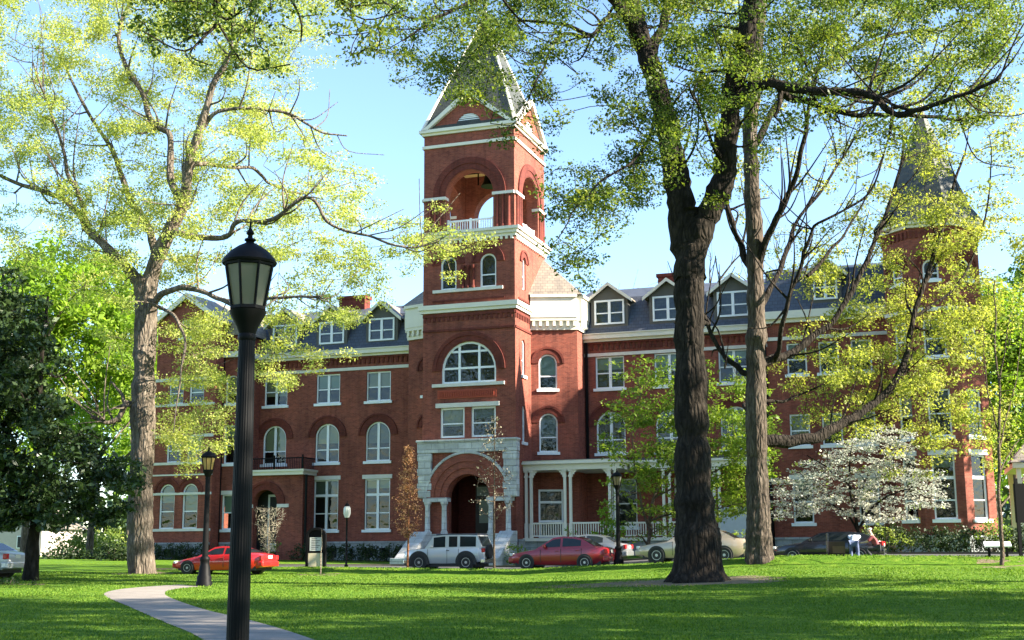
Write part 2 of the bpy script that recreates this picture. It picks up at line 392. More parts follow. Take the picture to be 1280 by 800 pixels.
def window(fr, c, wd, z0, z1, arched=False, lights=1, transom=None, blind=.5, sill=True, lintel=False, parent=None, fw=.085, rec=.10, label=None, meet=None, grid=None):
    """returns the hole; builds frame (part) > pane, blind, sill, lintel (sub-parts)"""
    r = wd/2; zs = z1 - r if arched else z1
    hole = arch(c, wd, z0, zs) if arched else rect(c, wd, z0, z1)
    i2 = fw
    inner = arch(c, wd-2*i2, z0+i2, zs) if arched else rect(c, wd-2*i2, z0+i2, z1-i2)
    mb = MB(); ring(mb, fr, hole, inner, -rec-.10, -rec)
    topz = z1 - i2
    ztop_c = topz
    if lights == 2: mb.fbox(fr, c-.085, c+.085, z0+i2, topz, -rec-.12, -rec-.012)
    zt = transom if transom else (zs if arched else topz)
    zm = meet if meet else z0 + (zt - z0)*.5
    if not grid:
        mb.fbox(fr, c-r+i2, c+r-i2, zm-.035, zm+.035, -rec-.13, -rec-.03)
        if transom: mb.fbox(fr, c-r+i2, c+r-i2, transom-.08, transom+.08, -rec-.12, -rec-.008)
    else:
        for k in grid[0]:
            mb.fbox(fr, k-.07, k+.07, z0+i2, zs + math.sqrt(max(0, (r-i2)**2-(k-c)**2)), -rec-.12, -rec-.012)
        for k in grid[1]:
            hw = r-i2 if k < zs else math.sqrt(max(0, (r-i2)**2-(k-zs)**2))
            mb.fbox(fr, c-hw, c+hw, k-.06, k+.06, -rec-.13, -rec-.02)
    fo = mb.build('window', M['trim'], parent or HALL)
    if label: fo['label'] = label
    sub = parent or fo
    pm = MB(); panel(pm, fr, inner, t=-rec-.075); pm.build('pane', M['glass'], sub)
    blind = 0 if not blind else max(.16, min(.62, blind+WRNG.uniform(-.22, .2)))
    if blind:
        bz = z1 - i2 - (z1 - z0)*blind
        bm_ = MB()
        if arched and bz < zs:
            bl = [(c-r+i2, bz), (c+r-i2, bz)] + arch(c, wd-2*i2, z0, zs)[2:]
        elif arched: bl = None
        else: bl = [(c-r+i2, bz), (c+r-i2, bz), (c+r-i2, z1-i2), (c-r+i2, z1-i2)]
        if bl: panel(bm_, fr, bl, t=-rec-.16); bm_.build('blind', M[WRNG.choice(['blind', 'blind', 'blind2', 'blind3'])], sub)
    if sill:
        s_ = MB(); s_.fbox(fr, c-r-.13, c+r+.13, z0-.17, z0+.002, -rec-.1, .10); s_.build('sill', M['trim'], sub)
    if lintel:
        s_ = MB(); s_.fbox(fr, c-r-.16, c+r+.16, z1+.002, z1+.27, -rec-.1, .045); s_.build('lintel', M['band'], sub)
    return hole
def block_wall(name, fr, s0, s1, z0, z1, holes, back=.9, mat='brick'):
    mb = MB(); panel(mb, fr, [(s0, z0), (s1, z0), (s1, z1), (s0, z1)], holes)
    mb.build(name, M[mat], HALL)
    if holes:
        inn = MB(); panel(inn, fr, [(s0+.02, z0), (s1-.02, z0), (s1-.02, z1), (s0+.02, z1)], t=-back); inn.build('unlit_room_backing', M['dark'], HALL)  # dark sheet stands in for the unlit rooms behind the glass
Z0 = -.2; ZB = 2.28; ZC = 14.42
class Pieces:
    """every box or arch ring added becomes a part of the hall of its own"""
    def __init__(s, name, mat): s.n, s.m = name, mat
    def fbox(s, *a): MB().fbox(*a).build(s.n, M[s.m], HALL)
bandm = Pieces('string_course', 'band')
class Corbels:
    """brick corbel courses, one part per wall and height"""
    def __init__(s): s.d = {}; s.keep = []
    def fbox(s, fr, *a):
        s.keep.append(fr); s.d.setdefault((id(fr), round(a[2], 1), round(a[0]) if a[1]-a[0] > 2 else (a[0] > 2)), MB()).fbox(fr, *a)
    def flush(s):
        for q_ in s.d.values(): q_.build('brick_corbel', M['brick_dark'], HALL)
corb = Corbels()
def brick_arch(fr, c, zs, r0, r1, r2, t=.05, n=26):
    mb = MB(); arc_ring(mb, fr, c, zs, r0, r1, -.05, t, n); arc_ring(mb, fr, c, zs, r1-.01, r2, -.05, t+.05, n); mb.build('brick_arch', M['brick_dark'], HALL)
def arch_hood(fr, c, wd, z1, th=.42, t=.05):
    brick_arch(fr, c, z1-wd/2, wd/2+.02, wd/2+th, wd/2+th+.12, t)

# --- main ranges left and right of the tower
B0 = 5.5; FM = front(B0)
# left range
holes = []
for c in (-13.2, -9.24, -5.53):
    holes.append(window(FM, c, 1.76, 7.45, 10.03, True, 2, blind=.62)); arch_hood(FM, c, 1.76, 10.03)
    holes.append(window(FM, c, 1.76, 11.4, 13.36, False, 2, blind=brickrng.choice([.5, .3, .6])))
for c in (-9.26, -5.53):
    holes.append(window(FM, c, 1.82, 3.02, 6.3, False, 2, transom=5.28, blind=.28, lintel=True, meet=4.1))
block_wall('wall', FM, -14.9, -2.3, ZB, ZC, holes)
# right range
holes = []
for c in (10.25, 14.0, 17.95):
    holes.append(window(FM, c, 1.84, 7.5, 10.05, True, 2, blind=.35)); arch_hood(FM, c, 1.84, 10.05)
    holes.append(window(FM, c, 1.84, 11.5, 13.5, False, 2, blind=brickrng.choice([.25, .4])))
for c in (11.0, 14.9):
    holes.append(window(FM, c, 1.6, 3.0, 5.9, False, 1, blind=.3))
block_wall('wall', FM, 8.3, 20.5, ZB, ZC, holes)
for s0, s1 in ((-14.9, -2.6), (8.6, 20.5)):
    bandm.fbox(FM, s0, s1, 13.52, 13.72, -.1, .07)
    for k in np.arange(s0+.1, s1-.1, .34): corb.fbox(FM, k, k+.15, 13.92, 14.36, -.02, .09)
    corb.fbox(FM, s0, s1, 14.28, 14.42, -.02, .12)
for s0, s1 in ((-14.9, -2.62), (8.62, 20.5)):
    cor = MB(); cor.fbox(FM, s0, s1, 14.42, 14.58, -.3, .22); cor.fbox(FM, s0, s1, 14.58, 14.86, -.3, .42); cor.fbox(FM, s0, s1, 14.86, 14.92, -.3, .48); cor.build('cornice', M['cream'], HALL)
# plinth of rough granite, all round
def plinth(fr, s0, s1, holes=()):
    pl = MB(); panel(pl, fr, [(s0, Z0), (s1, Z0), (s1, ZB-.16), (s0, ZB-.16)], holes, t=.12, depth=.4)
    pl.fbox(fr, s0, s1, ZB-.16, ZB, -.1, .16); pl.build('plinth', M['stone'], HALL)
bas = MB()
ph = []
for c in (-9.9, -8.7, -6.1, -4.9): ph.append(rect(c, .75, 1.25, 1.85))
plinth(FM, -14.9, -2.3, ph); plinth(FM, 8.3, 20.5)
bas.fbox(FM, -14.8, -2.4, Z0, 2.0, -.5, -.3)

# --- mansard roofs
def mansard(a0, a1, b, zc, zk, zr, bk, br, bb):
    prof = [(b-.30, zc), (b-.12, zc+.35), (bk, zk), (br, zr), (2*br-bk, zk), (bb, zc)]
    mb = MB(); mb.prism(prof, lambda y, z: (a0, y, z), lambda y, z: (a1, y, z)); return mb
mansard(-20.4, -2.0, B0, 14.90, 17.35, 18.55, 6.35, 9.6, 14.2).build('roof', M['slate'], HALL, recalc=True)
mansard(8.0, 27.5, B0, 14.90, 17.35, 18.55, 6.35, 9.6, 14.2).build('roof', M['slate'], HALL, recalc=True)
bk = MB(); bk.box((-20.3, 14.0, Z0), (29, 14.25, 14.9)); bk.box((-20.3, 5.6, Z0), (-20.1, 14.0, 14.9)); bk.box((29.8, 3.4, Z0), (30.0, 14.0, 14.9)); bk.build('rear_wall', M['brick'], HALL)
def dormer(b, c, wd, z0, z1, apex, light=2):
    fr = front(b); d = MB()
    hw = wd/2 + .22; ez = z1 + .12
    depth = 2.6
    # cheeks and gable front
    outl = [(c-hw, z0-.35), (c+hw, z0-.35), (c+hw, ez), (c, apex-.12), (c-hw, ez)]
    panel(d, fr, outl, [rect(c, wd, z0, z1)], depth=.2)
    for sgn in (-1, 1):
        x = c + sgn*hw; d.add([fr(x, z0-.35, 0), fr(x, z0-.35, -depth), fr(x, ez, -depth), fr(x, ez, 0)], [(0, 1, 2, 3) if sgn > 0 else (3, 2, 1, 0)])
    do = d.build('dormer', M['timber_dark'], HALL)
    # roof planes with a white bargeboard
    r = MB(); sl = (apex-ez)/hw
    for sgn in (-1, 1):
        e = hw+.32
        P = [fr(c, apex, .30), fr(c+sgn*e, apex-sl*e, .30), fr(c+sgn*e, apex-sl*e, -depth), fr(c, apex, -depth-.8)]
        Q = [(p[0], p[1], p[2]+.09) for p in P]
        r.add(P+Q, [(0,1,2,3), (4,5,6,7), (0,1,5,4), (1,2,6,5), (2,3,7,6), (3,0,4,7)])
    r.build('roof', M['shingle'], do, recalc=True)
    bb = MB()
    for sgn in (-1, 1):
        e = hw+.36
        L0 = [(c, apex+.10), (c+sgn*e, apex+.10-sl*e)]; L1 = [(c, apex-.12), (c+sgn*e, apex-.12-sl*e)]
        bb.add([fr(*L0[0], .36), fr(*L0[1], .36), fr(*L1[1], .36), fr(*L1[0], .36), fr(*L0[0], .28), fr(*L0[1], .28), fr(*L1[1], .28), fr(*L1[0], .28)],
               [(0,1,2,3), (7,6,5,4), (0,4,5,1), (1,5,6,2), (2,6,7,3), (3,7,4,0)])
    bb.build('bargeboard', M['cream'], do, recalc=True)
    window(fr, c, wd, z0, z1, False, light, blind=0, sill=False, parent=do, fw=.11, rec=-.06)
    # frame of the dormer window is the child called window; rename for clarity
    return do
for c in (-12.55, -9.0, -5.3): dormer(5.42, c, 1.86, 15.4, 16.92, 18.0)
for c in (10.32, 14.05, 18.05): dormer(5.42, c, 1.92, 15.5, 17.05, 18.05)

# --- flanking pavilions, canted towards the sides
def pavilion(P0, P1, flip):
    (a0, b0), (a1, b1) = P0, P1
    L = math.hypot(a1-a0, b1-b0); fr = frame(a0, b0, (a1-a0)/L, (b1-b0)/L)
    hs = []
    c = L*.36 if not flip else L*.64
    hs.append(window(fr, c, 1.12, 11.35, 13.5, True, 1, blind=.5)); arch_hood(fr, c, 1.12, 13.5, .34)
    hs.append(window(fr, c, 1.12, 7.5, 9.85, True, 1, blind=.5)); arch_hood(fr, c, 1.12, 9.85, .34)
    if not flip: hs.append(rect(c+.1, 1.5, ZB+.1, 5.25))
    block_wall('pavilion_wall', fr, 0, L, ZB, 15.0, hs, back=.6)
    plinth(fr, 0, L)
    # side return to the main range
    if not flip: fs = frame(a1, b1, 0, 1); block_wall('pavilion_wall', fs, 0, 5.7-b1, Z0, 15.0, [])
    else: fs = frame(a0, 5.7, 0, -1); block_wall('pavilion_wall', fs, 0, 5.7-b0, Z0, 15.0, [])
    k = MB()
    for f_, l0, l1 in ((fr, -.02, L+.02), (fs, 0, 5.6-(b1 if not flip else b0))):
        k.fbox(f_, l0, l1, 15.0, 15.55, -.3, .12); k.fbox(f_, l0, l1, 15.55, 15.75, -.3, .30)
        k.fbox(f_, l0, l1, 15.75, 17.0, -.3, .34); k.fbox(f_, l0, l1, 17.0, 17.18, -.3, .46)
        for s_ in np.arange(l0+.12, l1-.12, .42): k.fbox(f_, s_, s_+.17, 15.22, 15.55, .1, .28)
    k.build('cornice', M['cream'], HALL)
    rp = MB(); e = .5
    base = [fr(-.3, 17.16, .45), fr(L+.35, 17.16, .45), fr(L+.35, 17.16, -4.2), fr(-.3, 17.16, -4.2)]
    ap = fr(L*.28 if not flip else L*.72, 20.1, -2.6)
    rp.add(base+[ap], [(0, 1, 4), (1, 2, 4), (2, 3, 4), (3, 0, 4)]); rp.build('pavilion_roof', M['shingle'], HALL)
    return fr, L
PAVR, PL = pavilion((5.95, 2.95), (8.65, 3.85), False)
pavilion((-2.65, 3.85), (0.0, 2.95), True)
# tall glazed door on the porch
mbd = MB(); dc = PL*.36+.1
dl = rect(dc, 1.5, ZB+.1, 5.25); ring(mbd, PAVR, dl, rect(dc, 1.28, ZB+.2, 5.14), -.25, -.05)
mbd.fbox(PAVR, dc-.64, dc+.64, 4.42, 4.56, -.22, -.06); mbd.fbox(PAVR, dc-.64, dc+.64, 3.3, 3.42, -.2, -.08)
do = mbd.build('porch_door', M['trim'], HALL); pm = MB(); panel(pm, PAVR, rect(dc, 1.28, ZB+.2, 5.14), t=-.15); pm.build('pane', M['glass'], do)

# --- bell tower
T = 5.95; TC = T/2
frs = [front(0), frame(T, 0, 0, 1), frame(T, T, -1, 0), frame(0, T, 0, -1)]
BIG = arch(2.98, 3.5, 11.52, 12.30, 24)
tw = MB(); bel = MB()
# front face, below the belfry
fF = frs[0]
hs = []
hs.append(window(fF, 2.98, 3.5, 11.52, 14.05, True, 1, blind=0, grid=((2.35, 3.62), (12.45, 13.45)), fw=.13, sill=False))
sl_ = MB(); sl_.fbox(fF, .66, 5.28, 11.33, 11.522, -.2, .14); sl_.build('stone_sill', M['band'], HALL)
brick_arch(fF, 2.98, 12.30, 1.78, 2.12, 2.34)
for c in (1.66, 4.24):
    hs.append(window(fF, c, 1.04, 17.3, 19.38, True, 1, blind=.0, sill=False, fw=.10)); arch_hood(fF, c, 1.04, 19.38, .42)
sl_ = MB(); sl_.fbox(fF, .66, 5.2, 17.12, 17.302, -.2, .12); sl_.build('stone_sill', M['band'], HALL)
for c in (1.94, 3.92):
    hs.append(window(fF, c, 1.56, 8.27, 10.08, False, 1, blind=.52, sill=False, fw=.12))
sl_ = MB(); sl_.fbox(fF, .90, 4.95, 10.082, 10.34, -.2, .14); sl_.build('stone_lintel', M['band'], HALL)
hs.append(arch(3.08, 2.66, ZB, 4.7))
panel(tw, fF, [(0, ZB), (T, ZB), (T, 20.5), (0, 20.5)], hs, depth=.35)
# right, back, left faces
hr = []
fR = frs[1]
for zz in (8.0, 12.0): hr.append(window(fR, 1.5, .62, zz, zz+2.2, True, 1, blind=0))
hr.append(window(fR, 1.7, .62, 17.3, 19.3, True, 1, blind=0, sill=False))
for c in (1.7,): arch_hood(fR, c, .62, 19.3, .35)
panel(tw, fR, [(0, ZB), (T, ZB), (T, 20.5), (0, 20.5)], hr, depth=.35)
for fr in frs[2:]: panel(tw, fr, [(0, ZB), (T, ZB), (T, 20.5), (0, 20.5)])
tw.build('tower_wall', M['brick'], HALL)
inn = MB(); inn.box((.7, .75, 7.3), (T-.7, T-.7, 20.3)); inn.build('unlit_room_backing', M['dark'], HALL)  # near-black block paints the unlit inside of the tower
# recessed vestibule
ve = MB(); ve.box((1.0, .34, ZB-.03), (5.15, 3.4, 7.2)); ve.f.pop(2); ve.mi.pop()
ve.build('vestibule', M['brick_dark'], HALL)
dv = MB(); dv.box((2.2, 3.2, ZB), (4.1, 3.36, 5.6)); dvo = dv.build('entrance_door', M['timber_dark'], HALL)
dl_ = MB(); dl_.box((2.45, 3.17, 3.3), (3.05, 3.21, 4.7)); dl_.box((3.25, 3.17, 3.3), (3.85, 3.21, 4.7)); dl_.box((2.3, 3.17, 4.95), (4.0, 3.21, 5.5)); dl_.build('pane', M['blind'], dvo)
# colonnettes between the twin windows
cm = MB()
for c in (2.62, 2.95, 3.28): cm.lathe([(.14, 17.3), (.14, 17.42), (.105, 17.45), (.10, 18.5), (.15, 18.56), (.15, 18.72)], 10, (c, -.04, 0))
cm.build('colonnette', M['brick_dark'], HALL, smooth=40)
# belts
def belt(z0, z1, t, mb, sides=frs, ext=True):
    for fr in sides: mb.fbox(fr, -t if fr in (frs[0], frs[2]) else 0, T+t if fr in (frs[0], frs[2]) else T, z0, z1, -.3, t)
tb = MB(); belt(15.88, 16.08, .14, tb); belt(16.08, 16.36, .24, tb)
tb.build('tower_belt', M['cream'], HALL); tb = MB(); belt(20.34, 20.52, .12, tb); belt(20.52, 20.72, .24, tb); belt(20.72, 20.9, .36, tb)
tc_ = MB(); belt(27.2, 27.36, .12, tc_); belt(27.36, 27.56, .26, tc_); tc_.build('tower_cornice', M['cream'], HALL)
for fr in frs:
    for s_ in np.arange(.1, T-.1, .33): tb.fbox(fr, s_, s_+.16, 20.16, 20.34, -.05, .12)
tb.build('tower_belt', M['cream'], HALL); tb = MB(); belt(26.36, 26.55, .10, tb); tb.build('tower_belt', M['cream'], HALL)
for fr in frs[:2]:
    corb.fbox(fr, 0, T, 14.72, 14.86, -.05, .07); corb.fbox(fr, 0, T, 15.62, 15.78, -.05, .07)
    for s_ in np.arange(.05, T-.15, .31): corb.fbox(fr, s_, s_+.14, 15.35, 15.62, -.05, .06)
    corb.fbox(fr, .62, 5.3, 16.55, 16.66, -.05, .05)
# terracotta name panel with an illegible raised frieze
nm = MB(); nm.fbox(fF, .98, 4.75, 10.62, 11.14, -.05, .04)
for k in np.arange(1.1, 4.62, .115): nm.fbox(fF, k, k+.06, 10.72, 11.04, .03, .075)
nm.build('terracotta_panel', plain('terracotta', (.30, .05, .025), .8), HALL)
# belfry: four pierced faces, four corner piers
bw = MB(); ARCH = arch(3.02, 3.12, 20.9, 23.18, 28)
for i, fr in enumerate(frs):
    panel(bw, fr, [(0, 20.5), (T, 20.5), (T, 27.4), (0, 27.4)], [ARCH], depth=.75)
    bo = MB()
    # inner faces
    panel(bw, lambda s_, z, t=0, f_=fr: f_(s_, z, t-.75), [(.75, 20.9), (T-.75, 20.9), (T-.75, 26.2), (.75, 26.2)], [ARCH], depth=.001)
    brick_arch(fr, 3.02, 23.18, 1.60, 2.0, 2.38)
    for c in (.42, .78, 1.14, 4.86, 5.22, 5.58): MB().lathe([(.15, 20.92), (.15, 21.1), (.115, 21.15), (.11, 22.85), (.15, 22.95)], 10, fr(c, 0, .03)).build('pier_shaft', M['brick_dark'], HALL, smooth=40)
    for s0, s1 in ((-.0, 1.5), (4.55, T)): bandm.fbox(fr, s0, s1, 22.98, 23.16, -.4, .14)
bw.build('belfry_wall', M['brick'], HALL)
ce = MB(); ce.box((.6, .6, 25.9), (T-.6, T-.6, 26.0)); ce.build('belfry_ceiling', M['ceiling'], HALL)
fl = MB(); fl.box((.2, .2, 20.75), (T-.2, T-.2, 20.93)); fl.build('belfry_floor', M['cream'], HALL)
bl = MB(); bl.lathe([(.62, 0), (.60, .08), (.46, .3), (.38, .7), (.25, .92), (.08, 1.0)], 20, (TC+.35, TC, 24.45)); bl.box((TC-1.6, TC-.08, 25.4), (TC+1.6, TC+.08, 25.6))
bl.tube([(TC-.45, TC-.1, 24.6), (TC-.45, TC-.1, 25.6)], .05); bl.tube([(TC+.35, TC, 25.3), (TC+.35, TC, 25.9)], .05)
bl.build('bell', M['iron'], HALL, smooth=50)
for fr in frs:
    rl = MB(); rl.fbox(fr, 1.47, 4.57, 21.58, 21.68, -.35, -.25); rl.fbox(fr, 1.47, 4.57, 20.98, 21.06, -.34, -.26)
    for k in np.arange(1.55, 4.5, .15): rl.fbox(fr, k, k+.05, 21.06, 21.58, -.32, -.28)
    for k in (1.5, 3.0, 4.48): rl.fbox(fr, k-.05, k+.07, 20.9, 21.74, -.36, -.24)
    rl.build('belfry_railing', M['trim'], HALL)
# gables on four sides, with lunettes
gb = MB()
for i, fr in enumerate(frs):
    panel(gb, fr, [(.30, 27.5), (T-.30, 27.5), (TC, 29.62)], [arch(TC, 1.66, 27.58, 27.6, 16)] , depth=.2, t=.02)
    g2 = MB(); panel(g2, fr, arch(TC, 1.66, 27.58, 27.6, 16), t=-.10)
    for z in np.arange(27.68, 28.36, .11):
        hw = math.sqrt(max(.01, .82**2-(z-27.6)**2)); g2.fbox(fr, TC-hw, TC+hw, z-.02, z+.03, -.1, -.03)
    lo = g2.build('lunette_vent', M['trim'], HALL)
    rk = MB()
    for sgn in (-1, 1):
        E0 = (TC, 29.92); E1 = (TC+sgn*(TC+.12), 27.50); I0 = (TC, 29.52); I1 = (TC+sgn*(TC-.22), 27.50)
        P = [fr(*q_, .26) for q_ in (E0, E1, I1, I0)] + [fr(*q_, -.1) for q_ in (E0, E1, I1, I0)]
        rk.add(P, [(0,1,2,3), (7,6,5,4), (0,4,5,1), (1,5,6,2), (2,6,7,3), (3,7,4,0)])
    rk.build('gable_coping', M['cream'], HALL, recalc=True)
    # little roof behind the gable
    rr = MB(); rr.add([fr(TC, 29.86, .2), fr(-.05, 27.5, .2), fr(TC+0, 29.86, -TC), fr(T+.05, 27.5, .2), fr(.0, 27.5, -TC), fr(T, 27.5, -TC)], [(0, 1, 4, 2), (0, 2, 5, 3)])
    rr.build('gable_roof', M['spire'], HALL)
gb.build('gable_wall', M['brick'], HALL)
sp = MB(); e = .12; b4 = [(-e, -e, 27.54), (T+e, -e, 27.54), (T+e, T+e, 27.54), (-e, T+e, 27.54)]; m4 = [(.75, .75, 30.0), (T-.75, .75, 30.0), (T-.75, T-.75, 30.0), (.75, T-.75, 30.0)]; ap = (TC, TC, 36.1)
sp.add(b4+m4+[ap], [(0,1,5,4), (1,2,6,5), (2,3,7,6), (3,0,4,7), (4,5,8), (5,6,8), (6,7,8), (7,4,8)]); sp.build('spire', M['spire'], HALL)
hp = MB()
for k in range(4): hp.tube([b4[k], m4[k], ap], [.10, .09, .05], 6)
hp.lathe([(.16, 35.9), (.12, 36.2), (.05, 36.5), (.13, 36.7), (.03, 36.95), (.015, 37.7)], 10, (TC, TC, 0)); hp.build('spire_ridge', M['cream'], HALL)

# --- limestone entrance arch
fP = front(-.5)
po = MB(); AO = arch(3.08, 2.72, ZB-.2, 4.72, 24)
panel(po, fP, [(.86, 4.6), (5.3, 4.6), (5.3, 7.38), (.86, 7.38)], [], t=-.12)
pbk = MB(); OUT = [(.84, 4.72)] + [(.84, 7.38), (5.32, 7.38), (5.32, 4.72)]
pbk_loop = [(.84, 4.72), (3.08-1.36, 4.72)] + [(3.08-1.36*math.cos(t), 4.72+1.36*math.sin(t)) for t in np.linspace(.05, math.pi-.05, 24)] + [(3.08+1.36, 4.72), (5.32, 4.72), (5.32, 7.38), (.84, 7.38)]
panel(pbk, fP, pbk_loop, t=-.10)
for k, (r0, r1, t) in enumerate(((1.36, 1.72, -.06), (1.725, 2.1, 0.0), (2.105, 2.55, .06))): arc_ring(pbk, fP, 3.08, 4.72, r0, r1, -.5, t, 30)
pbk.build('entrance_arch', M['brick'], HALL)
ps = MB(); arc_ring(ps, fP, 3.08, 4.72, 2.555, 2.70, -.4, .12, 32)
ps.fbox(fP, -.08, 6.20, 7.36, 8.0, -.49, .10); ps.fbox(fP, -.14, 6.26, 8.0, 8.12, -.49, .18)
for s0, s1 in ((-.04, .80), (5.36, 6.16)):
    ps.fbox(fP, s0, s1, 4.72, 7.36, -.49, .05)
    for k in range(6): ps.fbox(fP, s0-.04 if k % 2 else s0+.02, s1+.04 if k % 2 else s1-.02, 4.76+k*.43, 5.14+k*.43, -.4, .09)
ps.build('stone_surround', M['portal_stone'], HALL, bevel=.02)
for s0, s1 in ((.32, 1.86), (4.30, 5.86)):
    q_ = MB(); q_.fbox(fP, s0, s1, 4.48, 4.72, -.49, .12); q_.build('impost', M['portal_stone'], HALL, bevel=.02); q_ = MB(); q_.fbox(fP, s0, s1, 2.28, 2.62, -.49, .10); q_.build('pedestal', M['portal_stone'], HALL, bevel=.02)
    for c in (s0+.24, s1-.24):
        q_ = MB(); q_.lathe([(.21, 2.62), (.21, 2.74), (.16, 2.8), (.145, 4.2), (.19, 4.32), (.23, 4.4), (.23, 4.48)], 14, (c, -.44, 0)); q_.build('column', M['portal_stone'], HALL, smooth=40)
    q_ = MB(); q_.fbox(fP, s0+.1, s1-.1, ZB-.1, 4.48, -.49, -.38); q_.build('jamb', M['brick'], HALL)
st = MB()
for k in range(9): st.box((.9, -.6-.34*(k+1), .3), (5.3, -.6-.34*k, 2.28-.17*(k+1)+.17)); 
st.build('steps', M['portal_stone'], HALL)
for s0, s1 in ((-.1, .88), (5.32, 6.2)):
    q_ = MB(); poly = [(-.55, .3), (-.55, 2.75), (-1.1, 2.75), (-3.7, 1.25), (-4.3, 1.25), (-4.3, .3)]
    q_.prism(poly, lambda y, z: (s0, y, z), lambda y, z: (s1, y, z)); q_.build('stair_wall', M['portal_stone'], HALL, recalc=True, bevel=.03)
plinth(frs[1], 0, 3.2); plinth(fF, 0, .4); plinth(fF, 5.6, T)

# --- timber porch right of the tower
pc = MB(); pc.box((5.98, 1.15, 6.28), (11.95, 5.48, 6.62)); pc.box((5.96, .95, 6.62), (12.1, 5.48, 6.74)); pc.box((5.97, 1.05, 6.74), (12.02, 5.48, 6.84))
pc.box((12.1, 2.65, 6.32), (20.2, 5.48, 6.66)); pc.box((12.1, 2.5, 6.66), (20.2, 5.48, 6.80)); pc.build('porch_roof', M['cream'], HALL)
pr = MB(); pr.add([(5.97, 1.0, 6.845), (12.1, 1.0, 6.845), (12.1, 5.45, 7.2), (5.97, 5.45, 7.2)], [(0, 1, 2, 3)]); pr.add([(12.1, 2.5, 6.81), (20.2, 2.5, 6.81), (20.2, 5.45, 7.15), (12.1, 5.45, 7.15)], [(0, 1, 2, 3)]); pr.build('porch_roof_felt', M['slate'], HALL)
def post(a, b, z0=2.34, z1=6.28):
    q_ = MB(); q_.box((a-.075, b-.075, z0), (a+.075, b+.075, z1)); q_.box((a-.10, b-.10, z0), (a+.10, b+.10, z0+.85)); q_.box((a-.11, b-.11, z1-.42), (a+.11, b+.11, z1-.30)); q_.box((a-.13, b-.13, z1-.10), (a+.13, b+.13, z1+.002))
    q_.build('porch_post', M['cream'], HALL)
for a in (6.14, 6.44, 8.52, 8.86, 11.22, 11.56): post(a, 1.3)
for a in (14.05, 14.4, 17.0, 17.3): post(a, 2.8)
br = MB()   # curved brackets under the beam
for a0, sg in ((6.5, 1), (8.46, -1), (8.92, 1), (11.16, -1)):
    for k in range(5): br.box((min(a0+sg*k*.09, a0+sg*(k+1)*.09), 1.26, 6.28-.42*(1-k/5)**2), (max(a0+sg*k*.09, a0+sg*(k+1)*.09), 1.34, 6.281))
br.build('porch_bracket', M['cream'], HALL)
def rail(a0, a1, b):
    q_ = MB(); q_.box((a0, b-.05, 3.14), (a1, b+.05, 3.24)); q_.box((a0, b-.04, 2.42), (a1, b+.04, 2.50))
    for k in np.arange(a0+.06, a1-.04, .145): q_.box((k, b-.025, 2.5), (k+.05, b+.025, 3.14))
    q_.build('porch_railing', M['cream'], HALL)
for a0, a1 in ((6.54, 8.42), (8.96, 11.12)): rail(a0, a1, 1.3)
rail(11.7, 13.95, 2.8); rail(14.5, 16.9, 2.8)
dk = MB(); dk.box((5.97, 1.1, 2.16), (11.9, 5.4, 2.34)); dk.box((11.9, 2.6, 2.16), (17.4, 5.4, 2.34)); dk.build('porch_deck', M['cream'], HALL)
dk = MB(); dk.box((6.0, 1.25, Z0), (11.8, 1.5, 2.16)); dk.box((11.8, 2.75, Z0), (17.3, 3.0, 2.16)); dk.build('porch_base', M['stone'], HALL)
ub = MB(); ub.box((17.4, 2.4, Z0), (20.1, 4.8, 3.85)); ub.box((17.32, 2.3, 3.85), (20.18, 4.9, 3.98)); ub.build('service_bay', plain('pale grey render', (.42, .44, .46), .8), HALL)

# --- small brick entrance porch on the left range
fE = front(3.9)
e_ = MB(); panel(e_, fE, [(-14.4, ZB-1.5), (-10.1, ZB-1.5), (-10.1, 6.6), (-14.4, 6.6)], [arch(-12.85, 1.74, ZB-.9, 4.78, 18)], depth=.5)
panel(e_, frame(-10.1, 3.9, 0, 1), [(0, Z0), (1.6, Z0), (1.6, 6.6), (0, 6.6)]); e_.build('side_porch_wall', M['brick'], HALL)
brick_arch(fE, -12.85, 4.78, .89, 1.3, 1.45)
for s0, s1 in ((-14.35, -13.75), (-11.95, -11.1)): bandm.fbox(fE, s0, s1, 4.5, 4.72, -.3, .08)
e_ = MB(); panel(e_, fE, [(-14.3, ZB-1), (-10.2, ZB-1), (-10.2, 6.5), (-14.3, 6.5)], t=-1.3); e_.build('unlit_room_backing', M['dark'], HALL)  # dark sheet for the unlit depth of the porch
e_ = MB(); e_.fbox(fE, -13.3, -12.3, ZB-.6, 5.4, -1.25, -1.15); eo = e_.build('side_door', M['trim'], HALL); e_ = MB(); e_.fbox(fE, -13.15, -12.45, 2.2, 5.25, -1.16, -1.13); e_.build('pane', M['dark'], eo)
e_ = MB(); e_.box((-14.5, 3.6, 6.6), (-9.95, 5.48, 6.82)); e_.box((-14.5, 3.5, 6.82), (-9.85, 5.48, 6.95)); e_.build('side_porch_cornice', M['cream'], HALL)
e_ = MB(); e_.box((-14.4, 3.75, 7.66), (-10.05, 3.80, 7.74)); e_.box((-10.1, 3.8, 7.66), (-10.05, 5.45, 7.74))
for k in np.arange(-14.35, -10.05, .13): e_.box((k, 3.76, 6.95), (k+.025, 3.79, 7.66))
for k in np.arange(3.85, 5.4, .13): e_.box((-10.09, k, 6.95), (-10.06, k+.025, 7.66))
for k in (-14.3, -12.2, -10.1): e_.box((k-.04, 3.73, 6.95), (k+.05, 3.83, 7.9))
e_.build('balcony_railing', M['iron'], HALL)
e_ = MB(); e_.box((-9.98, 3.95, Z0), (-9.86, 4.07, 6.6)); e_.build('downpipe', M['iron'], HALL)
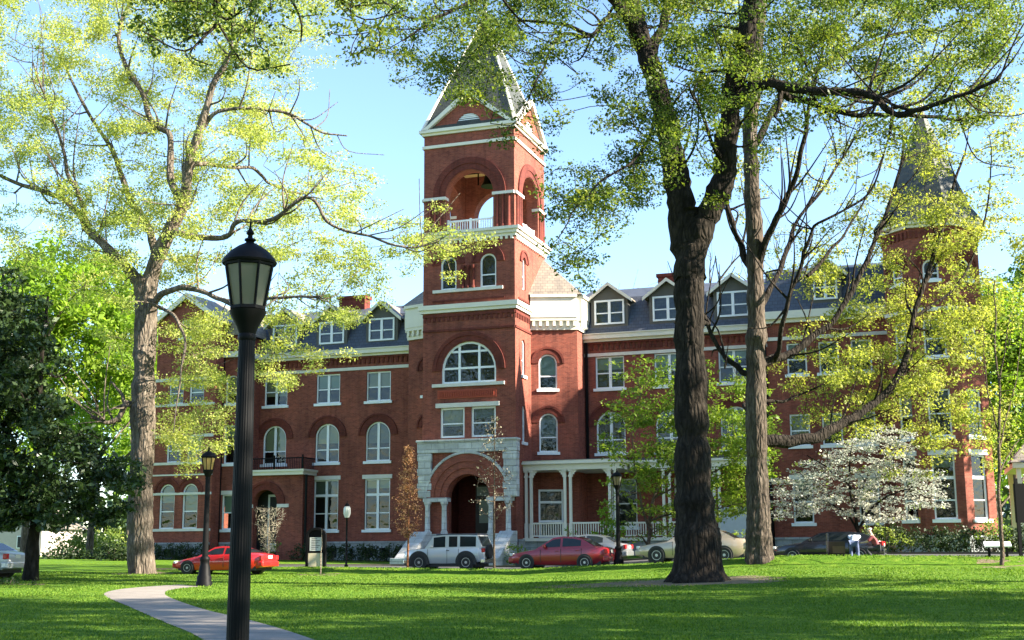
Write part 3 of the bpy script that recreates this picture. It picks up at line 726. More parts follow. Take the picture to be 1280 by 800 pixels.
e_ = MB(); e_.box((8.72, 5.3, 7.0), (8.86, 5.44, 14.4)); e_.build('downpipe', M['iron'], HALL)
e_ = MB(); e_.box((20.12, 3.0, Z0), (20.26, 3.14, 14.5)); e_.build('downpipe', M['iron'], HALL)
e_ = MB(); e_.box((-15.86, 2.98, Z0), (-15.74, 3.12, 14.5)); e_.build('downpipe', M['iron'], HALL)

# --- left cross wing
fA = front(2.0); hs = []
for c in (-19.12, -17.36):
    hs.append(window(fA, c, 1.16, 3.16, 6.08, True, 1, transom=5.42, blind=.45, sill=False)); arch_hood(fA, c, 1.16, 6.08, .3)
for c in (-18.75, -17.16): hs.append(window(fA, c, 1.12, 7.5, 9.12, False, 1, blind=.45, sill=False))
for c in (-18.75, -17.16): hs.append(window(fA, c, 1.12, 11.4, 12.9, False, 1, blind=.45, sill=False))
block_wall('wall', fA, -20.35, -15.76, ZB, 14.6, hs)
for z, h_ in ((3.0, .17), (5.36, .16), (6.62, .10), (7.34, .17), (9.13, .2), (11.23, .17), (12.91, .2)): bandm.fbox(fA, -20.35, -15.76, z, z+h_-.002, -.05, .07)
plinth(fA, -20.35, -15.76, [rect(-18.9, .7, 1.3, 1.85), rect(-17.3, .7, 1.3, 1.85)]); bas.fbox(fA, -20.3, -15.8, Z0, 2.0, -.5, -.3)
gw = MB(); panel(gw, fA, [(-20.35, 14.6), (-15.76, 14.6), (-15.76, 16.9), (-18.05, 18.55), (-20.35, 16.9)], [rect(-18.1, .9, 15.85, 17.05)], t=.012); gw.build('gable_wall', M['brick'], HALL)
window(fA, -18.1, .9, 15.85, 17.05, False, 1, blind=0)
gi = MB(); panel(gi, fA, [(-20.2, 14.6), (-15.9, 14.6), (-18.05, 17.6)], t=-.8); gi.build('unlit_room_backing', M['dark'], HALL)  # dark sheet for the unlit attic behind the gable window
sw = MB(); panel(sw, frame(-15.76, 2.0, 0, 1), [(0, Z0), (1.3, Z0), (1.3, 16.9), (0, 16.9)]); panel(sw, frame(-20.35, 9, 0, -1), [(0, Z0), (7, Z0), (7, 16.9), (0, 16.9)]); sw.build('wall', M['brick'], HALL)
gr = MB(); sl = 1.65/2.3
for sgn in (-1, 1):
    P = [(-18.05, 1.7, 18.72), (-18.05+sgn*2.75, 1.7, 18.72-2.75*sl), (-18.05+sgn*2.75, 10, 18.72-2.75*sl), (-18.05, 10, 18.72)]
    Q = [(x, y, z+.14) for x, y, z in P]; gr.add(P+Q, [(0,1,2,3), (4,5,6,7), (0,1,5,4), (1,2,6,5), (2,3,7,6), (3,0,4,7)])
gr.build('roof', M['shingle'], HALL, recalc=True)
gc = MB()
for sgn in (-1, 1):
    P = [fA(-18.05, 18.9, .36), fA(-18.05+sgn*2.85, 18.9-2.85*sl, .36), fA(-18.05+sgn*2.85, 18.55-2.85*sl, .36), fA(-18.05, 18.5, .36)]
    Q = [fA(-18.05, 18.9, .28), fA(-18.05+sgn*2.85, 18.9-2.85*sl, .28), fA(-18.05+sgn*2.85, 18.55-2.85*sl, .28), fA(-18.05, 18.5, .28)]
    gc.add(P+Q, [(0,1,2,3), (7,6,5,4), (0,4,5,1), (1,5,6,2), (2,6,7,3), (3,7,4,0)])
gc.build('gable_coping', M['cream'], HALL, recalc=True)
# link block beside it
fB = front(3.2); hs = []
for z0, z1, ar in ((3.1, 5.36, False), (7.4, 9.95, False), (11.4, 13.3, True)):
    hs.append(window(fB, -15.2, 1.0, z0, z1, ar, 1, blind=.4, lintel=not ar and z0 < 5))
block_wall('wall', fB, -15.76, -14.4, ZB, 14.5, hs); plinth(fB, -15.76, -14.4)
sw = MB(); panel(sw, frame(-14.4, 3.2, 0, 1), [(0, Z0), (2.4, Z0), (2.4, 16.0), (0, 16.0)]); panel(sw, fB, [(-15.76, 14.9), (-14.4, 14.9), (-14.4, 16.0), (-15.76, 16.0)]); sw.build('wall', M['brick'], HALL)
q_ = MB(); q_.fbox(fB, -15.76, -14.2, 14.5, 14.88, -.3, .3); q_.fbox(frame(-14.4, 3.2, 0, 1), 0, 2.2, 14.5, 14.88, -.3, .3); q_.build('cornice', M['cream'], HALL)
q_ = MB(); q_.add([(-15.7, 3.0, 16.0), (-14.1, 3.0, 16.0), (-14.1, 9, 16.0), (-15.7, 9, 16.0), (-14.95, 3.0, 17.3), (-14.95, 9, 17.8)], [(0, 1, 4), (1, 2, 5, 4), (0, 4, 5, 3), (2, 3, 5)]); q_.build('roof', M['shingle'], HALL)

# --- right cross wing
fC = front(3.2); hs = []
for c in (21.95, 25.55):
    hs.append(window(fC, c, 1.12, 3.06, 5.5, False, 1, blind=.35, lintel=True))
    hs.append(window(fC, c, 1.12, 7.4, 9.2, False, 1, blind=.4)); hs.append(window(fC, c, 1.12, 11.5, 13.3, False, 1, blind=.4))
hs.append(window(fC, 23.75, 1.12, 7.4, 9.2, False, 1, blind=.4)); hs.append(window(fC, 23.75, 1.12, 11.5, 13.3, False, 1, blind=.4))
block_wall('wall', fC, 20.3, 27.6, ZB, 14.5, hs); plinth(fC, 20.3, 27.6)
bandm.fbox(fC, 20.3, 27.4, 13.5, 13.7, -.1, .07)
q_ = MB(); q_.fbox(fC, 20.2, 27.5, 14.5, 14.72, -.3, .2); q_.fbox(fC, 20.1, 27.5, 14.72, 15.16, -.3, .42); q_.build('cornice', M['cream'], HALL)
q_ = MB(); prof = [(2.9, 15.15), (3.1, 15.5), (4.1, 17.7), (8, 18.7), (12, 15.15)]; q_.prism(prof, lambda y, z: (20.25, y, z), lambda y, z: (27.6, y, z)); q_.build('roof', M['slate'], HALL, recalc=True)
sw = MB(); panel(sw, frame(20.3, 5.6, 0, -1), [(0, Z0), (2.4, Z0), (2.4, 15.0), (0, 15.0)]); sw.build('wall', M['brick'], HALL)
dormer(3.12, 23.75, 1.34, 15.72, 17.28, 18.15)

# --- octagonal corner turret
OC = (29.6, 1.25); OR = 2.45; hw = OR*math.tan(math.pi/8)
tc = MB(); tcor = MB()
for k in range(8):
    ang = -math.pi/2 + k*math.pi/4            # outward direction of the face
    nx_, ny_ = math.cos(ang), math.sin(ang); da, db = -ny_, nx_
    fr = frame(OC[0]+nx_*OR, OC[1]+ny_*OR, da, db)
    hs = []
    if k in (0, 1, 7):
        wd = 1.12 if k == 0 else 1.0
        hs.append(window(fr, 0, wd, 3.08, 6.36, False, 1, transom=5.2, blind=.0 if k else .2, lintel=True, meet=4.05))
        hs.append(window(fr, 0, wd, 7.32, 9.78, False, 1, blind=.4)); hs.append(window(fr, 0, wd, 11.5, 13.5, False, 1, blind=.4))
        hs.append(window(fr, 0, .8, 15.6, 16.7, True, 1, blind=0)); arch_hood(fr, 0, .8, 16.7, .3)
    panel(tc, fr, [(-hw, ZB), (hw, ZB), (hw, 18.6), (-hw, 18.6)], hs)
    plinth(fr, -hw-.05, hw+.05); bandm.fbox(fr, -hw-.03, hw+.03, 13.9, 14.1, -.1, .07)
    for s_ in np.arange(-hw+.05, hw-.1, .3): corb.fbox(fr, s_, s_+.13, 17.9, 18.3, -.05, .08)
    tcor.fbox(fr, -hw-.1, hw+.1, 18.45, 18.62, -.3, .16); tcor.fbox(fr, -hw-.16, hw+.16, 18.62, 18.86, -.3, .34)
tc.build('turret_wall', M['brick'], HALL); tcor.build('turret_cornice', M['cream'], HALL)
q_ = MB(); q_.lathe([(OR-.7, ZB), (OR-.7, 18.4)], 8, (OC[0], OC[1], 0), rot=.5); q_.build('unlit_room_backing', M['dark'], HALL)  # dark core stands in for the unlit turret rooms
q_ = MB(); q_.lathe([(OR*1.27, 18.8), (OR*1.0, 19.7), (OR*.62, 22.0), (.1, 25.9)], 8, (OC[0], OC[1], 0), rot=.5); q_.build('turret_spire', M['spire'], HALL)
q_ = MB(); q_.lathe([(.12, 25.7), (.16, 26.0), (.05, 26.2), (.02, 27.0)], 8, (OC[0], OC[1], 0)); q_.build('turret_finial', M['cream'], HALL)
# chimneys
for a, b in ((-9.4, 9.6), (13.5, 10.2)):
    q_ = MB(); q_.box((a-1.0, b-.45, 17.5), (a+1.0, b+.45, 19.2)); q_.box((a-1.1, b-.55, 19.2), (a+1.1, b+.55, 19.42)); q_.box((a-1.02, b-.47, 18.9), (a+1.02, b+.47, 19.0)); q_.build('chimney', M['brick_dark'], HALL)
corb.flush()
bas.build('dark_basement_backing', M['dark'], HALL)  # dark slabs stand in for the unlit basement behind the plinth openings

# ------------------------------------------------------------------ trees
LEAFM = {
 'fresh': leaf_mat('fresh spring oak leaves', (.27, .32, .075), (.41, .455, .135), (.54, .55, .24), .6),
 'oak': leaf_mat('green oak leaves', (.035, .065, .016), (.095, .145, .026), (.27, .30, .05), .5),
 'gold': leaf_mat('yellow green oak leaves', (.17, .21, .04), (.305, .335, .075), (.46, .44, .15), .58),
 'bright': leaf_mat('bright green leaves', (.11, .20, .022), (.19, .31, .03), (.30, .42, .06), .55),
 'maple': leaf_mat('maple leaves', (.10, .17, .025), (.18, .27, .04), (.29, .37, .07), .55),
 'magnolia': leaf_mat('glossy magnolia leaves', (.017, .032, .012), (.032, .058, .018), (.075, .11, .042), .10, .28),
 'dogwood': leaf_mat('white dogwood blossom', (.38, .40, .33), (.54, .56, .51), (.68, .69, .64), .35, tint=(1, 1, .9)),
 'hedge': leaf_mat('dark hedge leaves', (.014, .028, .010), (.026, .048, .015), (.05, .08, .025), .2),
 'shrub': leaf_mat('light shrub leaves', (.10, .16, .03), (.18, .25, .05), (.34, .38, .12), .4),
 'rust': leaf_mat('rusty opening buds', (.28, .13, .06), (.42, .24, .12), (.52, .33, .18), .35, tint=(1, .8, .6)),
 'buds': leaf_mat('pale opening buds', (.40, .36, .24), (.56, .50, .36), (.62, .54, .44), .35, tint=(1, .95, .8)),
 'redbud': leaf_mat('pink blossom', (.45, .12, .16), (.6, .22, .26), (.7, .35, .36), .35, tint=(1, .8, .8)),
}
def leaves(name, mat, parent, centers, per, spread, size, rng, flat=.55, up=.55, aspect=.62, bias=None):
    """many small folded leaf faces scattered round twig ends"""
    C = np.asarray(centers, float); n = len(C)
    cnt = np.maximum(1, rng.poisson(per, n)); idx = np.repeat(np.arange(n), cnt); N = len(idx)
    d = rng.normal(size=(N, 3)); d /= np.linalg.norm(d, axis=1)[:, None]; rr = rng.rand(N)**.5 * 1.15
    sp = (np.asarray(spread) if np.ndim(spread) else np.full(n, spread))[idx]
    P = C[idx] + d * (rr*sp)[:, None] * np.array([1, 1, flat])
    nr = rng.normal(size=(N, 3)); nr[:, 2] += up*1.6; nr /= np.linalg.norm(nr, axis=1)[:, None]
    tx = rng.normal(size=(N, 3)); tx -= nr*np.sum(tx*nr, 1)[:, None]; tx /= np.linalg.norm(tx, axis=1)[:, None]; ty = np.cross(nr, tx)
    L = size * np.clip(rng.lognormal(0, .35, N), .45, 2.2); W = L*aspect
    V = np.empty((N, 4, 3))
    V[:, 0] = P - tx*L[:, None]*.5; V[:, 2] = P + tx*L[:, None]*.5
    V[:, 1] = P + ty*W[:, None]*.5 + nr*W[:, None]*.22; V[:, 3] = P - ty*W[:, None]*.5 + nr*W[:, None]*.22
    me = bpy.data.meshes.new(name); me.vertices.add(N*4); me.loops.add(N*4); me.polygons.add(N)
    me.vertices.foreach_set('co', V.ravel()); me.loops.foreach_set('vertex_index', np.arange(N*4, dtype=np.int32))
    me.polygons.foreach_set('loop_start', np.arange(0, N*4, 4, dtype=np.int32)); me.polygons.foreach_set('loop_total', np.full(N, 4, dtype=np.int32))
    at_ = me.attributes.new('lv', 'FLOAT', 'POINT')
    cl = rng.rand(n)[idx]; val = np.clip(.5*cl + .5*rng.rand(N), 0, 1); at_.data.foreach_set('value', np.repeat(val, 4).astype(np.float32))
    me.update(calc_edges=True); me.materials.append(mat)
    o = bpy.data.objects.new(name, me); COL.objects.link(o); o.parent = parent
    if parent: o.matrix_parent_inverse = Matrix.Translation(-Vector(parent.location))
    return o
def wobble(pts, amp, rng, k=6):
    p = catmull(pts, k); n = len(p); off = rng.normal(size=(n, 3))*amp
    for _ in range(2): off[1:-1] = (off[:-2]+off[1:-1]*2+off[2:])/4
    off[0] = 0; return p + off
class Tree:
    def __init__(s, name, base, label, seed, barkm, group=None, cat='tree'):
        s.rng = np.random.RandomState(seed); s.root = empty(name, base, label, cat, group); s.base = np.array(base, float)
        s.bark = barkm; s.nodes = []; s.tw = MB(); s.inv = Matrix.Translation(-Vector(base))
    def link(s, o): o.parent = s.root; o.matrix_parent_inverse = s.inv; return o
    def limb(s, pts, r0, r1, name='limb', n=10, amp=.06, flare=None, power=.8, nodes=True):
        p = wobble(pts, amp, s.rng); k = len(p); t = np.linspace(0, 1, k); r = r0 + (r1-r0)*t**power
        r = r*(1+.06*s.rng.normal(size=k))
        mb = MB()
        if flare:
            # a trunk with buttressed root flare: dense rings, ridged outline
            p = np.concatenate([p[:1]-np.array([0, 0, .35]), p]); r = np.concatenate([[r[0]], r]); k += 1
            q = []; rq = []
            for i in range(k-1):
                for j in range(4): q.append(p[i]+(p[i+1]-p[i])*j/4); rq.append(r[i]+(r[i+1]-r[i])*j/4)
            q.append(p[-1]); rq.append(r[-1]); q = np.array(q); n = 40
            ph = s.rng.rand(4)*6.28; vs = []
            for i, (c, rr) in enumerate(zip(q, rq)):
                hgt = max(0, c[2]-s.base[2]); fl = flare*math.exp(-hgt/.85)+.22*flare*math.exp(-hgt/3)
                for j in range(n):
                    a = 2*math.pi*j/n; rid = .5+.5*math.cos(5*a+ph[0])+.25*math.cos(8*a+ph[1])
                    rad = rr*(1 + fl*(.55+.65*rid) + .035*math.cos(3*a+ph[2]+hgt*.5)+.022*math.cos(11*a+ph[3]+hgt*.9)+.018*s.rng.normal())
                    vs.append(c+np.array([math.cos(a)*rad, math.sin(a)*rad, 0]))
            fs = [(i*n+j, i*n+(j+1) % n, (i+1)*n+(j+1) % n, (i+1)*n+j) for i in range(len(q)-1) for j in range(n)]
            fs.append(tuple((len(q)-1)*n+j for j in range(n))); mb.add(vs, fs)
        else: mb.tube(p, r, n)
        o = s.link(mb.build(name, s.bark, smooth=70))
        if nodes:
            for i in range(len(p)): s.nodes.append((p[i], r[min(i, len(r)-1)]))
        if name == 'limb' and nodes and r0 > .1:
            # side shoots, so that the limb breaks up into finer wood
            tg = np.gradient(p, axis=0)
            for _ in range(int(4+k*.28)):
                i = s.rng.randint(max(1, k//4), k); d = tg[i]/(np.linalg.norm(tg[i])+1e-9)+s.rng.normal(size=3)*.75+np.array([0, 0, .25]); d /= np.linalg.norm(d)
                L = s.rng.uniform(1.0, 2.8); b_ = p[i]+d*L*.5+s.rng.normal(size=3)*.15; e_ = p[i]+d*L+np.array([0, 0, .25*L])+s.rng.normal(size=3)*.25
                q_ = catmull([p[i], b_, e_], 4); rs = np.linspace(min(r[i]*.6, .055), .014, len(q_)); s.tw.tube(q_, rs, 6, cap=False)
                for u_, v_ in zip(q_[1:], rs[1:]): s.nodes.append((u_, v_))
        return o
    def grow(s, centers, r_tip=.012, maxr=.08, k=5, sag=.12):
        """connect twig ends to the nearest wood, nearest first, so that twigs branch from twigs"""
        C = np.asarray(centers, float); NP = np.array([q_[0] for q_ in s.nodes]); NR = np.array([q_[1] for q_ in s.nodes])
        d0 = np.sqrt(((C[:, None, :]-NP[None])**2).sum(2)).min(1)
        for i in np.argsort(d0):
            c = C[i]; dv = NP - c; d = np.sqrt((dv**2).sum(1)) + np.maximum(0, dv[:, 2])*.6   # prefers wood below
            j = int(np.argmin(d)); a = NP[j]; L = np.linalg.norm(c-a)
            if L < .12: continue
            mid = (a+c)/2 + s.rng.normal(size=3)*.13*L + np.array([0, 0, sag*L])
            t = np.linspace(0, 1, k)[:, None]; p = (1-t)**2*a + 2*t*(1-t)*mid + t*t*c
            r0 = min(NR[j]*.62, maxr, .012+.024*L); rs = np.linspace(max(r0, r_tip), r_tip, k)
            s.tw.tube(p, rs, 4 if r0 < .03 else 5, cap=False)
            NP = np.concatenate([NP, p[1:]]); NR = np.concatenate([NR, rs[1:]])
    def finish(s):
        if s.tw.f: s.link(s.tw.build('twigs', s.bark, smooth=80))['kind'] = 'stuff'
    def crown(s, mat, centers, per, spread, size, **kw):
        return leaves('crown', LEAFM[mat], s.root, centers, per, spread, size, s.rng, **kw)
def P3(Y, *pts):
    """pixel path at depth Y; an optional third number moves a point deeper (+) or nearer (-)"""
    return [at(p[0], p[1], Y + (p[2] if len(p) > 2 else 0)) for p in pts]
def grid_centers(rng, Y, x0, y0, rows, dens, depth, cell=40, dmin=-99, drop=.12):
    """crown density seen from the path, turned into twig ends spread through the depth of the crown"""
    o_ = []
    for i, row in enumerate(rows):
        for j, ch in enumerate(row):
            v_ = 0 if ch in '. ' else int(ch)
            lam = dens*v_*(v_/6.0)**.35 if v_ else 0
            for _ in range(rng.poisson(lam)):
                px = x0+(j+.5+rng.uniform(-.72, .72))*cell; py = y0+(i+.5+rng.uniform(-.72, .72))*cell
                o_.append(at(px, py, Y+np.clip(rng.normal()*depth*.5, -depth, depth)))
    o_ = np.array(o_)
    # gather into clumps so that gaps stay open
    if len(o_) > 20:
        kc = o_[rng.choice(len(o_), max(4, len(o_)//7), replace=False)]
        dd = ((o_[:, None]-kc[None])**2).sum(2); nb = dd.argmin(1); o_ = o_ + (kc[nb]-o_)*.28
    return o_

# --- big oak left of the path
gb_ = px_ground(178, 717); YL = gb_[1]
t = Tree('oak_tree', gb_, 'tall pale-barked oak with fresh yellow-green leaves, left of the winding path', 11, M['bark_grey'])
t.limb(P3(YL, (178, 717), (176, 640), (178, 560), (180, 470), (182, 395), (184, 352)), .50, .46, 'trunk', flare=.20, amp=.04)
t.limb(P3(YL, (180, 372), (166, 345, .2), (141, 318, .5), (111, 286, 1), (96, 262, 1.4), (63, 242, 2), (21, 229, 2.6), (-30, 205, 3)), .30, .07)
t.limb(P3(YL, (111, 288, 1), (100, 250, .6), (88, 222, 0), (76, 180, -.6), (60, 130, -1), (40, 80, -1.2)), .13, .04)
t.limb(P3(YL, (184, 358), (196, 325, -.4), (214, 285, -.8), (228, 258, -1), (240, 190, -1.6), (258, 140, -2), (272, 95, -2.4), (296, 60, -3)), .40, .09)
t.limb(P3(YL, (228, 262, -1), (215, 225, -.5), (212, 170, 0), (192, 155, .4), (175, 112, .8), (152, 72, 1.2), (150, 35, 1.5), (164, 0, 2), (172, -40, 2.2)), .19, .06)
t.limb(P3(YL, (185, 385), (205, 366, -.6), (235, 359, -1.2), (270, 372, -1.8), (305, 384, -2.3), (340, 372, -3), (400, 372, -3.4)), .17, .05)
t.limb(P3(YL, (214, 290, -.8), (245, 296, -1.6), (284, 297, -2.2), (296, 278, -2.6), (340, 275, -3), (384, 246, -3.4), (410, 276, -3.6), (460, 296, -4), (508, 310, -4.4), (548, 302, -4.6)), .15, .03)
t.limb(P3(YL, (250, 165, -1.8), (272, 140, -2), (330, 137, -2.2), (362, 142, -2.2), (400, 163, -2), (430, 170, -1.8)), .11, .03)
t.limb(P3(YL, (240, 205, -1.2), (275, 208, -.2), (316, 212, .8), (340, 232, 1.4), (372, 242, 1.8), (420, 236, 2.2)), .12, .03)
t.limb(P3(YL, (196, 330, -.3), (185, 285, 1.2), (160, 240, 2.6), (140, 190, 3.6), (110, 140, 4.4), (70, 60, 5)), .22, .05)
t.limb(P3(YL, (172, 512), (158, 505, -.3), (149, 522, -.5), (134, 527, -.7), (112, 521, -.8)), .17, .07, amp=.03)
t.limb(P3(YL, (158, 506, -.3), (150, 490, -.2), (139, 477, 0)), .10, .04, amp=.02)
t.limb(P3(YL, (190, 380, -.3), (220, 395, -2), (232, 430, -3), (225, 480, -3.8), (215, 540, -4.2)), .09, .02)
c = grid_centers(t.rng, YL+2.2, -40, -40, [
 '5566667777665310....', '54566677765300......'.replace('', '')[:20], '5566676776410.......', '67736766752.........', '77624744763.........', '6664366566410.......',
 '4457756756653.......', '2336767766652110....', '33346775455655531...', '11223652245653120...', '...11232144432......', '....115616420.......', '....1156253.........', '...111661...........', '.....1651...........', '......31............'], 2.0, 5.0)
t.grow(c); t.finish()
t.crown('fresh', c, 165, .58, .088)

# --- great dark oak in the middle
gb_ = px_ground(872, 727); YO = gb_[1]
t = Tree('oak_tree', gb_, 'massive dark forked oak with flared roots, largest trunk on the lawn', 12, M['bark_dark'])
t.limb(P3(YO, (872, 727), (869, 640), (866, 560), (864, 480), (862, 400), (862, 335), (863, 290), (866, 262)), .58, .42, 'trunk', flare=.62, amp=.04)
t.limb(P3(YO, (861, 345), (857, 300, .05), (850, 245, .2), (842, 200, .5), (832, 150, .9), (820, 105, 1.2), (806, 60, 1.6), (795, 20, 2), (785, -30, 2.4), (775, -90, 3)), .52, .28)
t.limb(P3(YO, (806, 62, 1.6), (790, 30, 1.2), (770, 2, .8), (740, -40, .2), (700, -90, -.4)), .26, .14)
t.limb(P3(YO, (812, 70, 1.5), (828, 30, 2), (842, -10, 2.6), (850, -60, 3)), .22, .12)
t.limb(P3(YO, (863, 350), (868, 305, -.1), (886, 265, -.3), (903, 230, -.5), (906, 200, -.6), (909, 160, -.8), (916, 110, -1), (932, 55, -1.3), (942, 0, -1.6), (948, -60, -2)), .50, .26)
t.limb(P3(YO, (916, 135, -.9), (940, 110, -1.6), (965, 104, -2.2), (1010, 112, -3), (1052, 114, -3.6), (1090, 118, -4), (1108, 136, -4.2), (1130, 145, -4.4), (1165, 132, -4.8), (1205, 118, -5.2), (1250, 100, -5.6)), .20, .05)
t.limb(P3(YO, (972, 106, -2.2), (985, 122, -1.9), (1010, 128, -1.8), (1050, 140, -1.6), (1095, 144, -1.4), (1130, 142, -1.2), (1190, 150, -.8), (1240, 140, -.4)), .15, .04)
t.limb(P3(YO, (976, 112, -2.2), (974, 130, -2.3), (969, 146, -2.4)), .10, .05, amp=.02)
t.limb(P3(YO, (826, 125, 1.1), (810, 175, -.8), (790, 200, -2), (755, 225, -3), (720, 262, -3.8), (700, 300, -4.2)), .07, .015)
t.limb(P3(YO, (800, 40, 1.8), (764, 18, .6), (742, 45, 0), (700, 46, -.6), (680, 84, -1), (660, 120, -1.4)), .11, .02)
t.limb(P3(YO, (742, 45, 0), (690, 28, 1), (640, 30, 1.6), (600, 60, 2), (565, 95, 2.4)), .08, .015)
t.limb(P3(YO, (780, -50, 1), (700, -30, -1), (620, -10, -2.5), (550, 20, -3.6), (500, 50, -4.4)), .14, .02)
t.limb(P3(YO, (906, 205, -.6), (890, 180, -1.6), (876, 140, -2.4), (862, 110, -3)), .09, .03)
t.limb(P3(YO, (860, 395), (885, 405, .3), (876, 390, .4)), .10, .06, amp=.01)
c = grid_centers(t.rng, YO, 440, -40, [
 '366666666777787776666', '256776644566678876667', '156777434677887665665', '.45765313766676455554', '.11122212475544333443', '....1.246743221122221', '......4664211........', '......464211.........', '......341............', '......21.............'], 1.5, 5.5)
t.grow(c); t.finish()
t.crown('oak', c, 135, .50, .086)

# --- second oak, nearer the drive
gb_ = px_ground(948, 701); YR = gb_[1]
t = Tree('oak_tree', gb_, 'slimmer sunlit oak with long low limbs, right of the massive dark oak', 13, M['bark_mid'])
t.limb(P3(YR, (948, 701), (947, 640), (946, 560), (945, 470), (945, 400), (944, 330), (942, 250), (938, 170), (944, 100), (950, 20), (952, -60)), .43, .21, 'trunk', flare=.30, amp=.05, power=1.2); t.bark = M['bark_dark']  # limbs switch to darker bark: their backlit shade is in the colour
t.limb(P3(YR, (948, 552), (985, 551, .4), (1020, 546, .8), (1050, 530, 1.2), (1075, 516, 1.5), (1107, 492, 1.9), (1131, 450, 2.2), (1142, 397, 2.4), (1166, 324, 2.8), (1187, 254, 3.2), (1205, 190, 3.4)), .28, .05)
t.limb(P3(YR, (1142, 396, 2.4), (1191, 362, 3), (1219, 320, 3.4), (1236, 247, 3.6), (1240, 170, 3.8)), .08, .02)
t.limb(P3(YR, (947, 458), (968, 448, .4), (991, 441, .8), (1030, 411, 1.2), (1065, 366, 1.6), (1090, 310, 2), (1114, 247, 2.4), (1130, 180, 2.6)), .21, .05)
t.limb(P3(YR, (968, 450, .4), (974, 429, -.4), (984, 385, -1), (1002, 327, -1.5), (1009, 303, -1.8), (1023, 278, -2), (1086, 242, -2.4), (1110, 170, -2.8)), .12, .03)
t.limb(P3(YR, (1009, 345, -1.4), (1040, 310, -.8), (1061, 289, -.4), (1082, 247, 0), (1108, 180, .4)), .08, .02)
t.limb(P3(YR, (945, 470), (925, 462, .3), (905, 445, .6), (890, 418, .8), (880, 398, 1)), .13, .07)
t.limb(P3(YR, (944, 345), (930, 320, .4), (917, 285, .8), (908, 240, 1.1), (900, 180, 1.4)), .18, .05)
t.limb(P3(YR, (944, 335), (962, 290, -.6), (984, 250, -1.2), (1000, 200, -1.8), (1014, 130, -2.4), (1030, 50, -3)), .18, .05)
t.limb(P3(YR, (945, 395), (968, 352, .8), (985, 310, 1.8), (1000, 270, 2.6), (1040, 220, 3.4), (1080, 150, 4)), .14, .04)
t.limb(P3(YR, (946, 520), (930, 508, 1), (950, 500, 2), (985, 500, 3), (1030, 480, 4), (1080, 460, 4.6)), .10, .03)
t.limb(P3(YR, (945, 180), (980, 120, 1), (1050, 70, 2), (1130, 40, 3), (1200, 40, 3.6)), .16, .04)
c = grid_centers(t.rng, YR+4.2, 880, -40, [
 '3344444443', '3334444443', '3344444443', '3333455543', '3322345554', '2222345544', '1222345554', '1222346655', '112345455642', '1123434664', '.112456775', '..14567774', '..14676663', '..14676662', '...3542453', '..11..2331'], 1.6, 3.4)
t.grow(c); t.finish()
t.crown('gold', c, 100, .54, .10)

# --- limbs hanging in from an oak that stands outside the picture, top left
bx = np.array([-10.5, 13.0, float(ground_h(-10.5, 13.0))])
t = Tree('oak_tree', bx, 'nearest oak, dark leafy limb ends hanging into the top left corner', 14, M['bark_dark'])
t.limb([bx, bx+[.1, .2, 3], bx+[.3, .6, 6], bx+[.5, 1.2, 9.5], bx+[.8, 2, 13]], .42, .26, 'trunk', flare=.4)
t.limb([bx+[.4, .9, 8], bx+[2, 5, 12.5], bx+[4, 8.5, 13.8]] + P3(25, (240, -40), (275, 20), (230, 50)), .17, .02)
t.limb([bx+[.5, 1.2, 9.5], bx+[3, 6, 13.5], bx+[5.5, 9.5, 15]] + P3(26, (330, -60), (400, -20), (440, 10)), .15, .02)
c = grid_centers(t.rng, 25.5, 160, -120, ['23333322', '34444332', '46544333', '475342232', '131231121', '..11.11.'], 1.5, 1.8)
t.grow(c); t.finish(); t.crown('oak', c, 46, .38, .085)

# --- trees outside the picture on the right, whose shade stripes the lawn
for k, (x, y, hgt, rad, sd) in enumerate(((23, 8.5, 22, 7.0, 31), (30, 14.5, 24, 7.0, 32), (33, 21, 23, 5.0, 33), (27, 32.5, 19, 3.8, 34), (24, 13, 29, 7.0, 35), (27, 19.5, 28, 6.0, 36), (20, 2, 20, 7, 37), (37.5, 63.5, 30, 6.5, 38))):
    b_ = np.array([x, y, float(ground_h(x, y))])
    t = Tree('shade_tree', b_, 'leafy shade tree standing outside the picture at right', sd, M['bark_grey'], group='shade trees outside the picture')
    t.limb([b_, b_+[.1, 0, hgt*.3], b_+[0, .2, hgt*.55], b_+[.2, 0, hgt*.9]], .42, .1, 'trunk', flare=.3)
    c = []
    LB = [t.rng.normal(size=3)*.42 for _ in range(10)]
    for _ in range({38: 1400, 35: 620, 36: 620}.get(sd, 400)):
        d = LB[t.rng.randint(10)] + t.rng.normal(size=3)*.26; d *= min(1, 1.05/np.linalg.norm(d))
        c.append(b_ + np.array([d[0]*rad, d[1]*rad, hgt*.66+d[2]*hgt*.33]))
    c = np.array(c); t.grow(c, k=4); t.finish(); t.crown('oak', c, 26, .85, .27)

